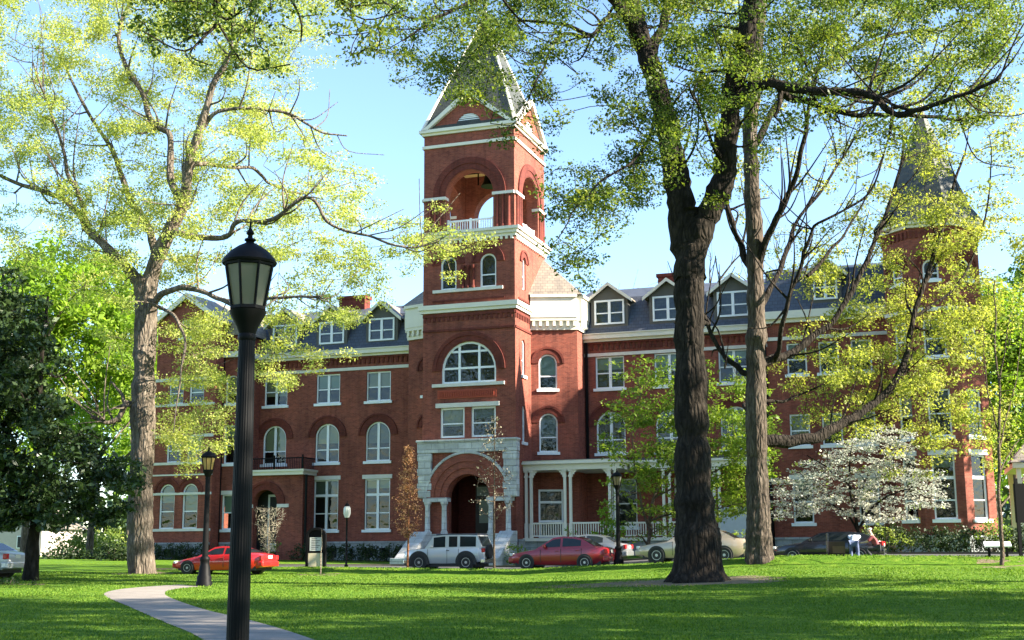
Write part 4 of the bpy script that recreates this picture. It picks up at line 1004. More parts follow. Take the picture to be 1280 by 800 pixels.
def round_tree(name, base, label, seed, barkm, leafm, hgt, rad, nclump, per, spread, size, tr=.2, z0=.35, group=None, shape=1.0, lean=(0, 0), flat=.6, up=.5, cat='tree'):
    t = Tree(name, base, label, seed, barkm, group, cat); r = t.rng; b_ = np.array(base, float); lv = np.array([lean[0], lean[1], 0])
    t.limb([b_, b_+[.05, 0, hgt*.25], b_+[-.05, .1, hgt*.5]+lv*.5, b_+[.1, 0, hgt*.86]+lv], tr, tr*.2, 'trunk', n=9, amp=.03)
    for k in range(6):
        a = k*1.05+r.rand()*.6; z = hgt*(z0+.08*k)
        t.limb([b_+[0, 0, z]+lv*.4, b_+np.array([math.cos(a)*rad*.4, math.sin(a)*rad*.4, z+hgt*.13])+lv*.6, b_+np.array([math.cos(a)*rad*.75, math.sin(a)*rad*.75, z+hgt*.2])+lv*.8], tr*.4, tr*.1, n=6)
    lob = [(r.uniform(-.6, .6)*rad, r.uniform(-.6, .6)*rad, hgt*(z0+(1-z0)*r.uniform(.15, .85)), rad*r.uniform(.35, .6)) for _ in range(11)]
    c = []
    while len(c) < nclump:
        lx, ly, lz, lr = lob[r.randint(len(lob))]; d = r.normal(size=3); d /= np.linalg.norm(d); d *= r.uniform(.55, 1.05)*lr
        z = lz+d[2]*.8; tt = (z-hgt*z0)/(hgt*(1-z0))
        if z < hgt*z0*.8: continue
        k = (1-max(0, min(1, tt))**2*.55*shape)
        c.append(b_+lv*tt+np.array([(lx+d[0])*k, (ly+d[1])*k, z]))
    c = np.array(c); t.grow(c, k=4); t.finish(); t.crown(leafm, c, per, spread, size, flat=flat, up=up)
    return t
def gpos(px, Y):
    d = ray(px, 690); x = d[0]*Y/d[1]; return np.array([x, Y, float(ground_h(x, Y))])
# background trees beyond the hall
for k, (px, Y, hgt, rad, n_, lm, lab) in enumerate((
    (30, 92, 23.5, 8, 200, 'bright', 'bright green tree beyond the dark magnolia, leftmost of the far trees'),
    (112, 98, 24, 8, 190, 'bright', 'bright green far tree just left of the pale oak trunk'),
    (-60, 84, 17, 7, 150, 'bright', 'bright green far tree at the left edge of the picture'),
    (160, 116, 23, 8, 170, 'bright', 'green far tree behind the pale oak trunk'),
    (760, 118, 21, 6, 90, 'maple', 'green treetop just showing over the slate roof right of the tower'),
    (895, 112, 24.5, 6.5, 150, 'gold', 'yellow-green treetop rising over the roof behind the massive dark oak'),
    (1000, 108, 24.5, 7, 150, 'gold', 'yellow-green treetop rising over the roof beside the round turret'),
    (1275, 84, 17.5, 5.5, 180, 'bright', 'bright green tree beyond the turret at the right edge'),
    (1330, 96, 25, 7, 190, 'maple', 'tall green tree at the far right edge behind the bright one'),
    (1248, 100, 12, 4.5, 120, 'bright', 'low bright green tree right beside the turret wall'))):
    round_tree('background_tree', gpos(px, Y), lab, 50+k, M['bark_grey'], lm, hgt, rad, int(n_*1.9), 56, 1.1, .30, .3, group='trees beyond the hall', z0=.22 if px < 200 or px > 1200 else .5)
# southern magnolia, dark and glossy, lower left
gm = px_ground(38, 726)
t = Tree('magnolia_tree', gm, 'dark glossy evergreen magnolia with low branches at the left edge', 71, M['bark_dark'])
t.limb([gm, gm+[.05, 0, 2.2], gm+[0, .1, 5], gm+[-.1, 0, 8], gm+[0, 0, 10.5]], .24, .05, 'trunk', flare=.15)
c = grid_centers(t.rng, gm[1], -140, 320, ['..1531......', '..1664......', '.136775.....', '.1467761....', '.2477774....', '.257777.....', '.2577774....', '.25776763...', '..57755672..', '.25777767741', '.25777757752', '.146567665..'], 2.0, 2.7, cell=28)
for z in range(3, 11):
    a = z*2.4; R = 2.6*(1.12-z/11); t.limb([gm+[0, 0, z*.95], gm+np.array([math.cos(a)*R*.6, math.sin(a)*R*.6, z*.95-.1]), gm+np.array([math.cos(a)*R, math.sin(a)*R, z*.95+.3])], .06, .02, n=6)
t.grow(c, k=4); t.finish(); t.crown('magnolia', c, 60, .42, .19, up=.3, aspect=.45)
# understory maple between the two oaks
gm = gpos(814, 59.5)
t = Tree('maple_tree', gm, 'small spreading green maple behind the massive dark oak, before the porch', 72, M['bark_thin'])
t.limb(P3(59.5, (814, 708), (812, 670), (818, 620), (842, 580), (858, 530)), .10, .04, 'trunk', n=8)
t.limb(P3(59.5, (813, 668), (802, 630, -.6), (795, 590, -1), (790, 540, -1.4), (800, 490, -1.6)), .07, .02)
t.limb(P3(59.5, (818, 622), (860, 600, .6), (905, 585, 1), (940, 560, 1.4)), .06, .02)
t.limb(P3(59.5, (814, 650), (850, 640, -.8), (890, 635, -1.2), (930, 630, -1.5)), .05, .02)
c = grid_centers(t.rng, 59.5, 720, 440, ['.24222', '.54543', '.46676', '.36676', '.26675', '.13332'], 4.6, 2.2)
t.grow(c, k=4); t.finish(); t.crown('maple', c, 36, .55, .14, flat=.35, up=.9)
# white dogwood
gm = gpos(1076, 57)
t = Tree('dogwood_tree', gm, 'flowering dogwood with flat layers of white blossom in front of the right wing', 73, M['bark_dark'])
t.limb(P3(57, (1076, 702), (1074, 672), (1068, 640), (1060, 600), (1064, 560)), .11, .03, 'trunk', n=8)
for e_ in (((1075, 668), (1058, 640, .4), (1020, 622, .8), (985, 612, 1)), ((1074, 660), (1095, 630, -.6), (1130, 612, -1), (1165, 624, -1.2)), ((1066, 625), (1090, 590, .6), (1115, 560, 1), (1125, 540, 1)), ((1064, 610), (1035, 585, -.6), (1010, 570, -1))):
    t.limb(P3(57, *e_), .06, .018, n=7)
c = []
for _ in range(900):
    px = t.rng.uniform(966, 1180); ly = t.rng.choice([540, 553, 566, 579, 592, 605, 618, 631, 644])
    top = 530+abs(px-1110)**1.25*.14; bot = 656-(abs(px-1050)/130)**2*14
    if px > 1140: top = 588; bot = 634
    py = ly+t.rng.normal()*3.2+(px-1070)*.06+5*math.sin(px*.05+ly)
    if py < top or py > bot: continue
    c.append(at(px, py, 57+t.rng.uniform(-2.3, 2.3)))
c = np.array(c); t.grow(c, k=4, sag=.2); t.finish(); t.crown('dogwood', c, 20, .36, .09, flat=.28, up=1.6, aspect=.9)
t.crown('shrub', c[::5], 6, .4, .10, flat=.25)
# sapling by the right edge
gm = px_ground(1252, 707); Y = gm[1]
t = Tree('young_tree', gm, 'slender young tree with sparse new leaves at the right edge by the turret', 74, M['bark_thin'])
t.limb(P3(Y, (1252, 707), (1251, 640), (1248, 560), (1249, 490), (1244, 420), (1240, 350)), .085, .02, 'trunk', n=9)
for e_ in (((1249, 560), (1262, 510, .3), (1272, 460, .5), (1278, 400, .6)), ((1248, 540), (1236, 500, -.3), (1230, 450, -.5), (1226, 400, -.7)), ((1249, 480), (1258, 440, -.3), (1262, 390, -.5)), ((1250, 590), (1266, 560, .4), (1282, 545, .6))):
    t.limb(P3(Y, *e_), .035, .01, n=6)
c = grid_centers(t.rng, Y, 1200, 340, ['122', '122', '122', '122', '121', '11.'], 4.0, 1.6)
t.grow(c, k=4, r_tip=.006); t.finish(); t.crown('bright', c, 12, .4, .085)
# leafless saplings
def twiggy(name, px, py, label, seed, barkm, hgt, rad, n, budm=None, bud=5, z0=.2, tr=.05, cone=True, bsize=.07):
    g_ = gpos(px, py); t = Tree(name, g_, label, seed, barkm); r = t.rng
    t.limb([g_, g_+[.01, 0, hgt*.4], g_+[.03, 0, hgt*.7], g_+[.02, 0, hgt]], tr, tr*.15, 'trunk', n=8, amp=.015)
    c = []
    for _ in range(n):
        z = z0+(1-z0)*r.rand(); R = rad*((1-z)**.6*min(1, (z-z0)/.12+.25) if cone else (.25+.75*(z-z0)/(1-z0)))*r.uniform(.35, 1); a = r.rand()*6.28
        c.append(g_+np.array([math.cos(a)*R, math.sin(a)*R, hgt*z]))
    c = np.array(c); t.grow(c, k=4, r_tip=.010, maxr=.03, sag=-.18); t.finish()
    if budm: t.crown(budm, c, bud, .2, bsize)
    return t
twiggy('young_tree', 510, 58.5, 'cone-shaped young tree with rusty opening buds, left of the entrance', 81, M['bark_rust'], 5.6, .98, 380, 'rust', 5, .27, .06)
twiggy('young_tree', 335, 66, 'small bare vase-shaped tree with pale twigs behind the red hatchback', 82, M['bark_pale'], 3.0, 1.0, 420, 'buds', 3, .26, .06, False, .045)
twiggy('young_tree', 401, 54, 'thin staked bare sapling in front of the notice board', 83, M['bark_pale'], 1.9, .25, 9, None, 0, .6, .03)
twiggy('young_tree', 618, 57, 'thin dark young tree with a few pale blossoms before the entrance arch', 84, M['bark_thin'], 6.9, 1.7, 190, 'buds', 2, .35, .06, True, .07)

# ------------------------------------------------------------------ shrubs and hedges
def leafy(name, boxes, label, leafm, seed, cat, per_m3=26, spread=.22, size=.10, kind=None, group=None, base=None):
    """boxes: list of (centre xyz, radii) of foliage lumps"""
    r = np.random.RandomState(seed); b0 = np.array(base if base is not None else boxes[0][0], float); b0[2] = float(ground_h(b0[0], b0[1]))
    root = empty(name, b0, label, cat, group); C = []; sm = MB()
    for c, R in boxes:
        c = np.array(c, float); R = np.array(R, float); n = int(max(10, per_m3*4.2*R[0]*R[1]*R[2]**.6))
        d = r.normal(size=(n, 3)); d /= np.linalg.norm(d, axis=1)[:, None]; C.append(c+d*R*r.uniform(.55, 1.0, (n, 1)))
        sm.tube([(b0[0]-.02, b0[1], b0[2]-.03), (c[0]+.03, c[1]+.02, float(ground_h(c[0], c[1]))-.02)], .05, 5)
        for _ in range(5):
            e_ = c+r.normal(size=3)*R*.45; q_ = np.array([c[0]+r.normal()*.1, c[1]+r.normal()*.1, float(ground_h(c[0], c[1]))-.05]); sm.tube([q_, (q_+e_)/2+r.normal(size=3)*.05, e_], [.02, .014, .006], 5)
    C = np.concatenate(C); C = C[C[:, 2] > ground_h(C[:, 0], C[:, 1])+.03]
    so = sm.build('stem', M['bark_thin']); so.parent = root; so.matrix_parent_inverse = Matrix.Translation(-Vector(b0))
    leaves('foliage', LEAFM[leafm], root, C, 20, spread, size, r, flat=.9, up=.35)
    return root
def hb(a, b, rz, R, dz=0):
    p = hall(a, b); g = float(ground_h(p[0], p[1])); return ((p[0], p[1], g+rz+dz), R)
leafy('hedge', [hb(a, .9+.1*math.sin(a*3), .45, (.75, .55, .62)) for a in np.arange(-20, -15.5, .8)], 'clipped dark hedge under the gabled left wing', 'hedge', 101, 'hedge')
leafy('hedge', [hb(a, 2.4+.1*math.sin(a*3), .42, (.75, .55, .60)) for a in np.arange(-9.4, -1.5, .8)], 'clipped dark hedge along the wall left of the entrance steps', 'hedge', 102, 'hedge')
leafy('hedge', [hb(a, 2.2+.1*math.sin(a*3), .40, (.7, .5, .55)) for a in np.arange(-15, -13.6, .7)], 'short piece of dark hedge beside the small brick porch', 'hedge', 108, 'hedge')
leafy('shrub', [hb(6.9, -3.0, .5, (.6, .5, .65)), hb(7.4, -2.6, .3, (.5, .5, .5))], 'rounded green shrub beside the right stair wall', 'maple', 103, 'shrub')
leafy('shrub', [hb(9.2, -.3, .9, (.7, .4, 1.0)), hb(10.2, -.2, .7, (.6, .4, .8))], 'loose pale yellow-green shrub in front of the porch railing', 'shrub', 104, 'shrub', per_m3=12)
leafy('shrub', [hb(12.4, -2.5, 1.4, (.7, .6, 1.2)), hb(12.0, -2.4, 2.4, (.5, .5, .8)), hb(11.4, -2.5, 1.0, (.7, .5, .5))], 'tall bright green shrub left of the lamp by the porch', 'bright', 105, 'shrub', per_m3=14, size=.14)
leafy('shrub', [hb(-10.9, 1.5, .9, (.45, .4, .6))], 'small yellow-green shrub behind the red hatchback', 'shrub', 106, 'shrub')
leafy('hedge', [hb(a, -5.6+.4*math.sin(a*2.1), .62, (.9, .9, .72+.1*math.sin(a*1.7))) for a in np.arange(26.2, 34.5, .9)], 'dark loose hedge at the foot of the corner turret', 'hedge', 107, 'hedge', per_m3=18)
leafy('shrub', [hb(26.6, -6.2, .85, (.8, .6, .55)), hb(27.5, -6.2, .55, (.7, .6, .4))], 'pale-tipped shrub in front of the dark hedge, left of the turret', 'shrub', 109, 'shrub', per_m3=14)
leafy('shrub', [hb(31.6, -6.3, 1.05, (.8, .6, .5))], 'pale-tipped shrub below the right window of the turret', 'shrub', 110, 'shrub', per_m3=14)
def pb(px, py, Y, R, lift=0):
    p = at(px, py, Y); return ((p[0], p[1], p[2]+lift), R)
leafy('ground_cover', [pb(px, 735+abs(px-10)*.04, 44, (.6, .6, .22)) for px in range(-30, 56, 14)], 'patch of dark ivy round the foot of the magnolia', 'hedge', 111, 'ivy', per_m3=40)
leafy('shrub', [pb(88, 690, 100, (2.2, 1.5, 1.3)), pb(112, 686, 100, (2.2, 1.5, 1.6)), pb(135, 684, 103, (2, 1.5, 1.9))], 'pale yellow-green shrubbery far off beside the white house', 'shrub', 112, 'shrub', per_m3=3, spread=.5, size=.22)
leafy('hedge', [pb(px, 701, 84, (1.1, .8, .7)) for px in range(70, 170, 16)], 'low dark hedge closing the left lawn', 'hedge', 113, 'hedge', per_m3=10, spread=.35, size=.16)
leafy('shrub', [pb(140, 697, 80, (1.3, .9, 1.0)), pb(152, 690, 80, (1.0, .8, 1.0))], 'dark rounded shrub left of the pale oak trunk', 'hedge', 114, 'shrub', per_m3=12, spread=.3, size=.14)
leafy('hedge', [pb(px, 684, 92, (2.2, 1.2, 1.5)) for px in range(1240, 1330, 22)], 'green hedge far off at the right edge', 'maple', 115, 'hedge', per_m3=4, spread=.5, size=.22)
# far woodland along the horizon
r = np.random.RandomState(9); C = []
for k in range(900):
    px = r.choice([r.uniform(-250, 190), r.uniform(1225, 1550)]); Y = r.uniform(150, 175); C.append(at(px, r.uniform(610, 694), Y))
# the wooded campus behind the camera, mirrored in the windows
for k in range(1500):
    a = r.uniform(-1.25, 1.25); R_ = r.uniform(62, 85); C.append(np.array([math.sin(a)*R_, -math.cos(a)*R_+10, max(1, 15*r.rand()**.7*(1+.35*math.sin(a*9)))]))
fw_ = leaves('far_wood', LEAFM['magnolia'], None, np.array(C), 10, 3.2, 1.1, r); props(fw_, kind='stuff')
# flared soil rings round trunks
for px, Y_, R in ((872, 0, 2.3), (618, 57, .8), (401, 54, .9), (510, 58.5, .8), (1252, 0, .9), (178, 0, 1.2)):
    g_ = gpos(px, Y_) if Y_ else px_ground(px, {872: 727, 1252: 707, 178: 717}[px]); py = 7.0; rr_ = np.random.RandomState(int(px)); n = 40
    J = [1+.14*math.sin(3*a+px)+.08*math.sin(7*a+py)+.05*rr_.normal() for a in np.linspace(0, 2*math.pi, n, endpoint=False)]; J.append(J[0])
    rows = [[(g_[0]+math.cos(a)*R*f_*j_*(1.7 if R > 2 else 1)-(.8 if R > 2 else 0), g_[1]+math.sin(a)*R*f_*j_) for a, j_ in zip(np.linspace(0, 2*math.pi, n+1), J)] for f_ in (1.0, .66, .33, .01)]
    sheet('bare_soil', rows, M['soil'], .008)
# grass blades on the nearer lawn
r = np.random.RandomState(21); N = 230000
yy = 15 + 42*r.rand(N)**1.25; xx = (r.rand(N)*2-1)*(yy*.44+1.5)
Lp = np.array([p for p in Ledge]); Rp = np.array([p for p in Redge]); poly = np.concatenate([Lp, Rp[::-1]])
def inside(x, y, P):
    c = np.zeros(len(x), bool); n = len(P)
    for i in range(n):
        x1, y1 = P[i]; x2, y2 = P[(i+1) % n]
        k = ((y1 > y) != (y2 > y)) & (x < (x2-x1)*(y-y1)/(y2-y1+1e-12)+x1); c ^= k
    return c
keep = ~inside(xx, yy, poly); rel = np.stack([xx, yy], 1)-HALL_O[:2]; aa = rel@UA[:2]; bb_ = rel@VA[:2]
keep &= bb_ < kerb_b(aa)-.05
g5 = px_ground(872, 727); keep &= np.hypot(xx-g5[0], yy-g5[1]) > 2.3*(.75+.35*r.rand(N))
xx = xx[keep]; yy = yy[keep]; N = len(xx); zz = ground_h(xx, yy)
hh = r.uniform(.015, .042, N)*(1+.5*(np.sin(xx*1.3+yy*.7)*np.sin(yy*.9-xx*.4))); wd = .006+.00045*yy; an = r.rand(N)*6.28; ln = r.normal(size=(N, 2))*.45
V = np.empty((N, 3, 3)); cx, cy = np.cos(an)*wd, np.sin(an)*wd
V[:, 0] = np.stack([xx-cx, yy-cy, zz-.005], 1); V[:, 1] = np.stack([xx+cx, yy+cy, zz-.005], 1); V[:, 2] = np.stack([xx+ln[:, 0]*hh, yy+ln[:, 1]*hh, zz+hh], 1)
me = bpy.data.meshes.new('grass'); me.vertices.add(N*3); me.loops.add(N*3); me.polygons.add(N)
me.vertices.foreach_set('co', V.ravel()); me.loops.foreach_set('vertex_index', np.arange(N*3, dtype=np.int32)); me.polygons.foreach_set('loop_start', np.arange(0, N*3, 3, dtype=np.int32)); me.polygons.foreach_set('loop_total', np.full(N, 3, dtype=np.int32))
av = me.attributes.new('lv', 'FLOAT', 'POINT'); av.data.foreach_set('value', np.repeat(r.rand(N), 3).astype(np.float32)); me.update(calc_edges=True)
me.materials.append(leaf_mat('grass blades', (.050, .118, .008), (.092, .178, .013), (.165, .245, .028), .38, .7, .8))
o = bpy.data.objects.new('grass', me); COL.objects.link(o); props(o, kind='stuff')

# ------------------------------------------------------------------ lamps
M['lampglass'] = None
q = NT('frosted lantern glass'); q.base((.20, .21, .18)); q.set(Roughness=.3); t_ = q.n('BsdfTranslucent'); t_.inputs[0].default_value = (.55, .46, .22, 1); mx = q.n('MixShader'); mx.inputs[0].default_value = .5
q.l(q.b.outputs[0], mx.inputs[1]); q.l(t_.outputs[0], mx.inputs[2]); q.l(mx.outputs[0], q.o.inputs[0]); M['lampglass'] = q.m
q = NT('sunlit lantern glass'); q.base((.45, .33, .13)); q.set(Roughness=.3); t_ = q.n('BsdfTranslucent'); t_.inputs[0].default_value = (.85, .6, .2, 1); mx = q.n('MixShader'); mx.inputs[0].default_value = .5  # frosted pane again, with amber sunlight put into its colour
q.l(q.b.outputs[0], mx.inputs[1]); q.l(t_.outputs[0], mx.inputs[2]); q.l(mx.outputs[0], q.o.inputs[0]); M['lampglass_sunlit'] = q.m
M['lampwhite'] = plain('white lamp globe', (.75, .74, .68), .4, var=.05)
def street_lamp(base, hgt, label, rot=0.0, bs=1.0, glass='lampglass', group='lantern lamps on the lawn'):
    """cast iron post, eight-sided tapering lantern with dome cap and finial"""
    root = empty('street_lamp', base, label, 'street lamp', group, rz=rot); s = hgt/4.5
    mb = MB(); mb.lathe([(.27, -.1), (.27, .12), (.24, .16), (.24, .30), (.20, .36), (.175, .62), (.15, .70), (.145, .80), (.165, .84), (.165, .9), (.125, .96)], 16, rot=.5)
    b = mb.build('base', M['iron'], root, smooth=40); b.scale = (s, s, s*bs)
    mb = MB(); n = 24; pr = [(.104, .95*bs), (.101, 1.3), (.088, 2.4), (.078, 3.4), (.075, 3.58)]; vs = []
    for r_, z in pr:
        for j in range(n*2):
            a = math.pi*j/n; rr_ = r_*(1.0 if j % 2 else .965); vs.append((rr_*math.cos(a), rr_*math.sin(a), z))
    mb.add(vs, [(i*n*2+j, i*n*2+(j+1) % (n*2), (i+1)*n*2+(j+1) % (n*2), (i+1)*n*2+j) for i in range(len(pr)-1) for j in range(n*2)])
    b = mb.build('pole', M['iron'], root); b.scale = (s,)*3
    mb = MB(); mb.lathe([(.075, 3.48), (.086, 3.5), (.086, 3.53), (.078, 3.55), (.10, 3.61), (.135, 3.68), (.165, 3.735), (.176, 3.77)], 16); cl = mb.build('collar', M['iron'], root, smooth=40); cl.scale = (s,)*3
    lan = MB(); K = 8; rb, rt_ = .150, .222; z0, z1 = 3.80, 4.20
    lan.lathe([(.17, 3.77), (.178, 3.78), (.178, 3.81), (.15, 3.812)], 8, rot=.5); lan.lathe([(.22, 4.195), (.245, 4.20), (.25, 4.235), (.22, 4.24)], 8, rot=.5)
    for k in range(K):
        a = 2*math.pi*(k+.5)/K; c0 = np.array([math.cos(a), math.sin(a), 0])
        lan.tube([c0*(rb+.012)+[0, 0, 3.80], c0*(rt_+.012)+[0, 0, 4.21]], .0125, 6)
    lo = lan.build('lantern', M['iron'], root, smooth=30); lo.scale = (s,)*3
    g = MB(); g.lathe([(rb, z0), (rt_, z1)], 8, rot=.5); go = g.build('pane', M[glass], lo)
    cap = MB(); cap.lathe([(.255, 4.225), (.262, 4.245), (.24, 4.28), (.185, 4.345), (.11, 4.40), (.05, 4.43), (.035, 4.445), (.055, 4.46), (.05, 4.475), (.025, 4.485), (.022, 4.51), (.04, 4.53), (.03, 4.55), (.012, 4.58), (.004, 4.68)], 24)
    co = cap.build('cap', M['iron'], root, smooth=50); co.scale = (s,)*3
    return root
b_ = gpos(287, 11.9); b_[0] = at(294, 896, 11.9)[0]; b_[2] = at(294, 896, 11.9)[2]; b_[2] = float(ground_h(b_[0], b_[1]))
street_lamp(b_, 4.48, 'large black lantern lamp standing closest, cropped by the bottom edge', .2, .6)
street_lamp(px_ground(255, 732.5), 4.5, 'black lantern lamp beside the bend of the path, its panes amber in the sun', .3, glass='lampglass_sunlit')
b_ = gpos(773, 56.3); street_lamp(b_, 4.15, 'black lantern lamp by the porch, behind the dark red saloon', .1)
b_ = gpos(433, 60); root = empty('post_lamp', b_, 'short thin lamp post with a small white lantern before the left range', 'lamp post')
mb = MB(); mb.lathe([(.09, 0), (.09, .25), (.05, .3), (.042, 2.35), (.06, 2.4)], 12); mb.build('pole', M['iron'], root, smooth=40)
mb = MB(); mb.lathe([(.10, 2.42), (.17, 2.6), (.16, 2.85), (.10, 2.95), (.04, 3.0)], 14); mb.build('lantern', M['lampwhite'], root, smooth=50)
mb = MB(); mb.lathe([(.13, 2.94), (.10, 3.02), (.02, 3.1), (.01, 3.2)], 14); mb.build('cap', M['iron'], root, smooth=50)

# ------------------------------------------------------------------ notice board and marker sign
b_ = gpos(395, 57); root = empty('notice_board', b_, 'black arched notice board with a pale notice and cream lower panel', 'notice board', rz=-.15)
mb = MB(); A = np.linspace(0, math.pi, 16)
L1 = [(-.45, -.05)] + [(-.45*math.cos(t), 1.35+.36*math.sin(t)) for t in A] + [(.45, -.05)]; L0 = [(-.34, -.05)] + [(-.34*math.cos(t), 1.35+.25*math.sin(t)) for t in A] + [(.34, -.05)]
ring(mb, front(0), L1, L0, -.10, .10, close=False); mb.build('frame', M['iron'], root)
mb = MB(); panel(mb, front(0), [(-.34, .62)]+[(-.34*math.cos(t), 1.35+.25*math.sin(t)) for t in A]+[(.34, .62)], t=.02); mb.build('notice_back', M['iron'], root)
mb = MB(); mb.fbox(front(0), -.28, .26, .70, 1.28, .025, .04); nb = mb.build('notice', plain('printed notice', (.55, .56, .52), .7), root)
mb = MB()
for k, z in enumerate(np.arange(.76, 1.24, .075)): mb.fbox(front(0), -.20, .05+.13*((k*7) % 3)/2, z, z+.03, .04, .043)
mb.build('printed_lines', M['timber_dark'], nb)
mb = MB(); mb.fbox(front(0), -.335, .335, .02, .60, -.06, .05); mb.build('lower_panel', plain('cream board', (.55, .48, .33), .7), root)
p = px_ground(1256, 700); root = empty('marker_sign', p+np.array([0, .6, 0]), 'low white slanted marker panel on dark legs at the right edge', 'sign', rz=-.2)
mb = MB(); mb.add([(-.55, -.16, .62), (.55, -.16, .62), (.55, .16, .82), (-.55, .16, .82), (-.55, -.14, .57), (.55, -.14, .57), (.55, .18, .77), (-.55, .18, .77)], [(0,1,2,3), (7,6,5,4), (0,4,5,1), (1,5,6,2), (2,6,7,3), (3,7,4,0)]); mb.build('panel', M['trim'], root, recalc=True); root.scale = (.85, .85, .8)
for x in (-.36, .36):
    mb = MB(); mb.box((x-.05, -.04, -.1), (x+.05, .05, .70)); mb.build('leg', M['iron'], root)
p = gpos(1276, 50); root = empty('bulletin_case', p, 'tall dark framed sign post cut by the right edge of the picture', 'sign')
mb = MB(); mb.box((-.06, -.05, -.1), (.06, .05, 3.2)); mb.build('post', M['iron'], root); mb = MB(); mb.box((-.1, -.04, 1.5), (.75, .04, 3.0)); mb.build('panel', M['iron'], root)

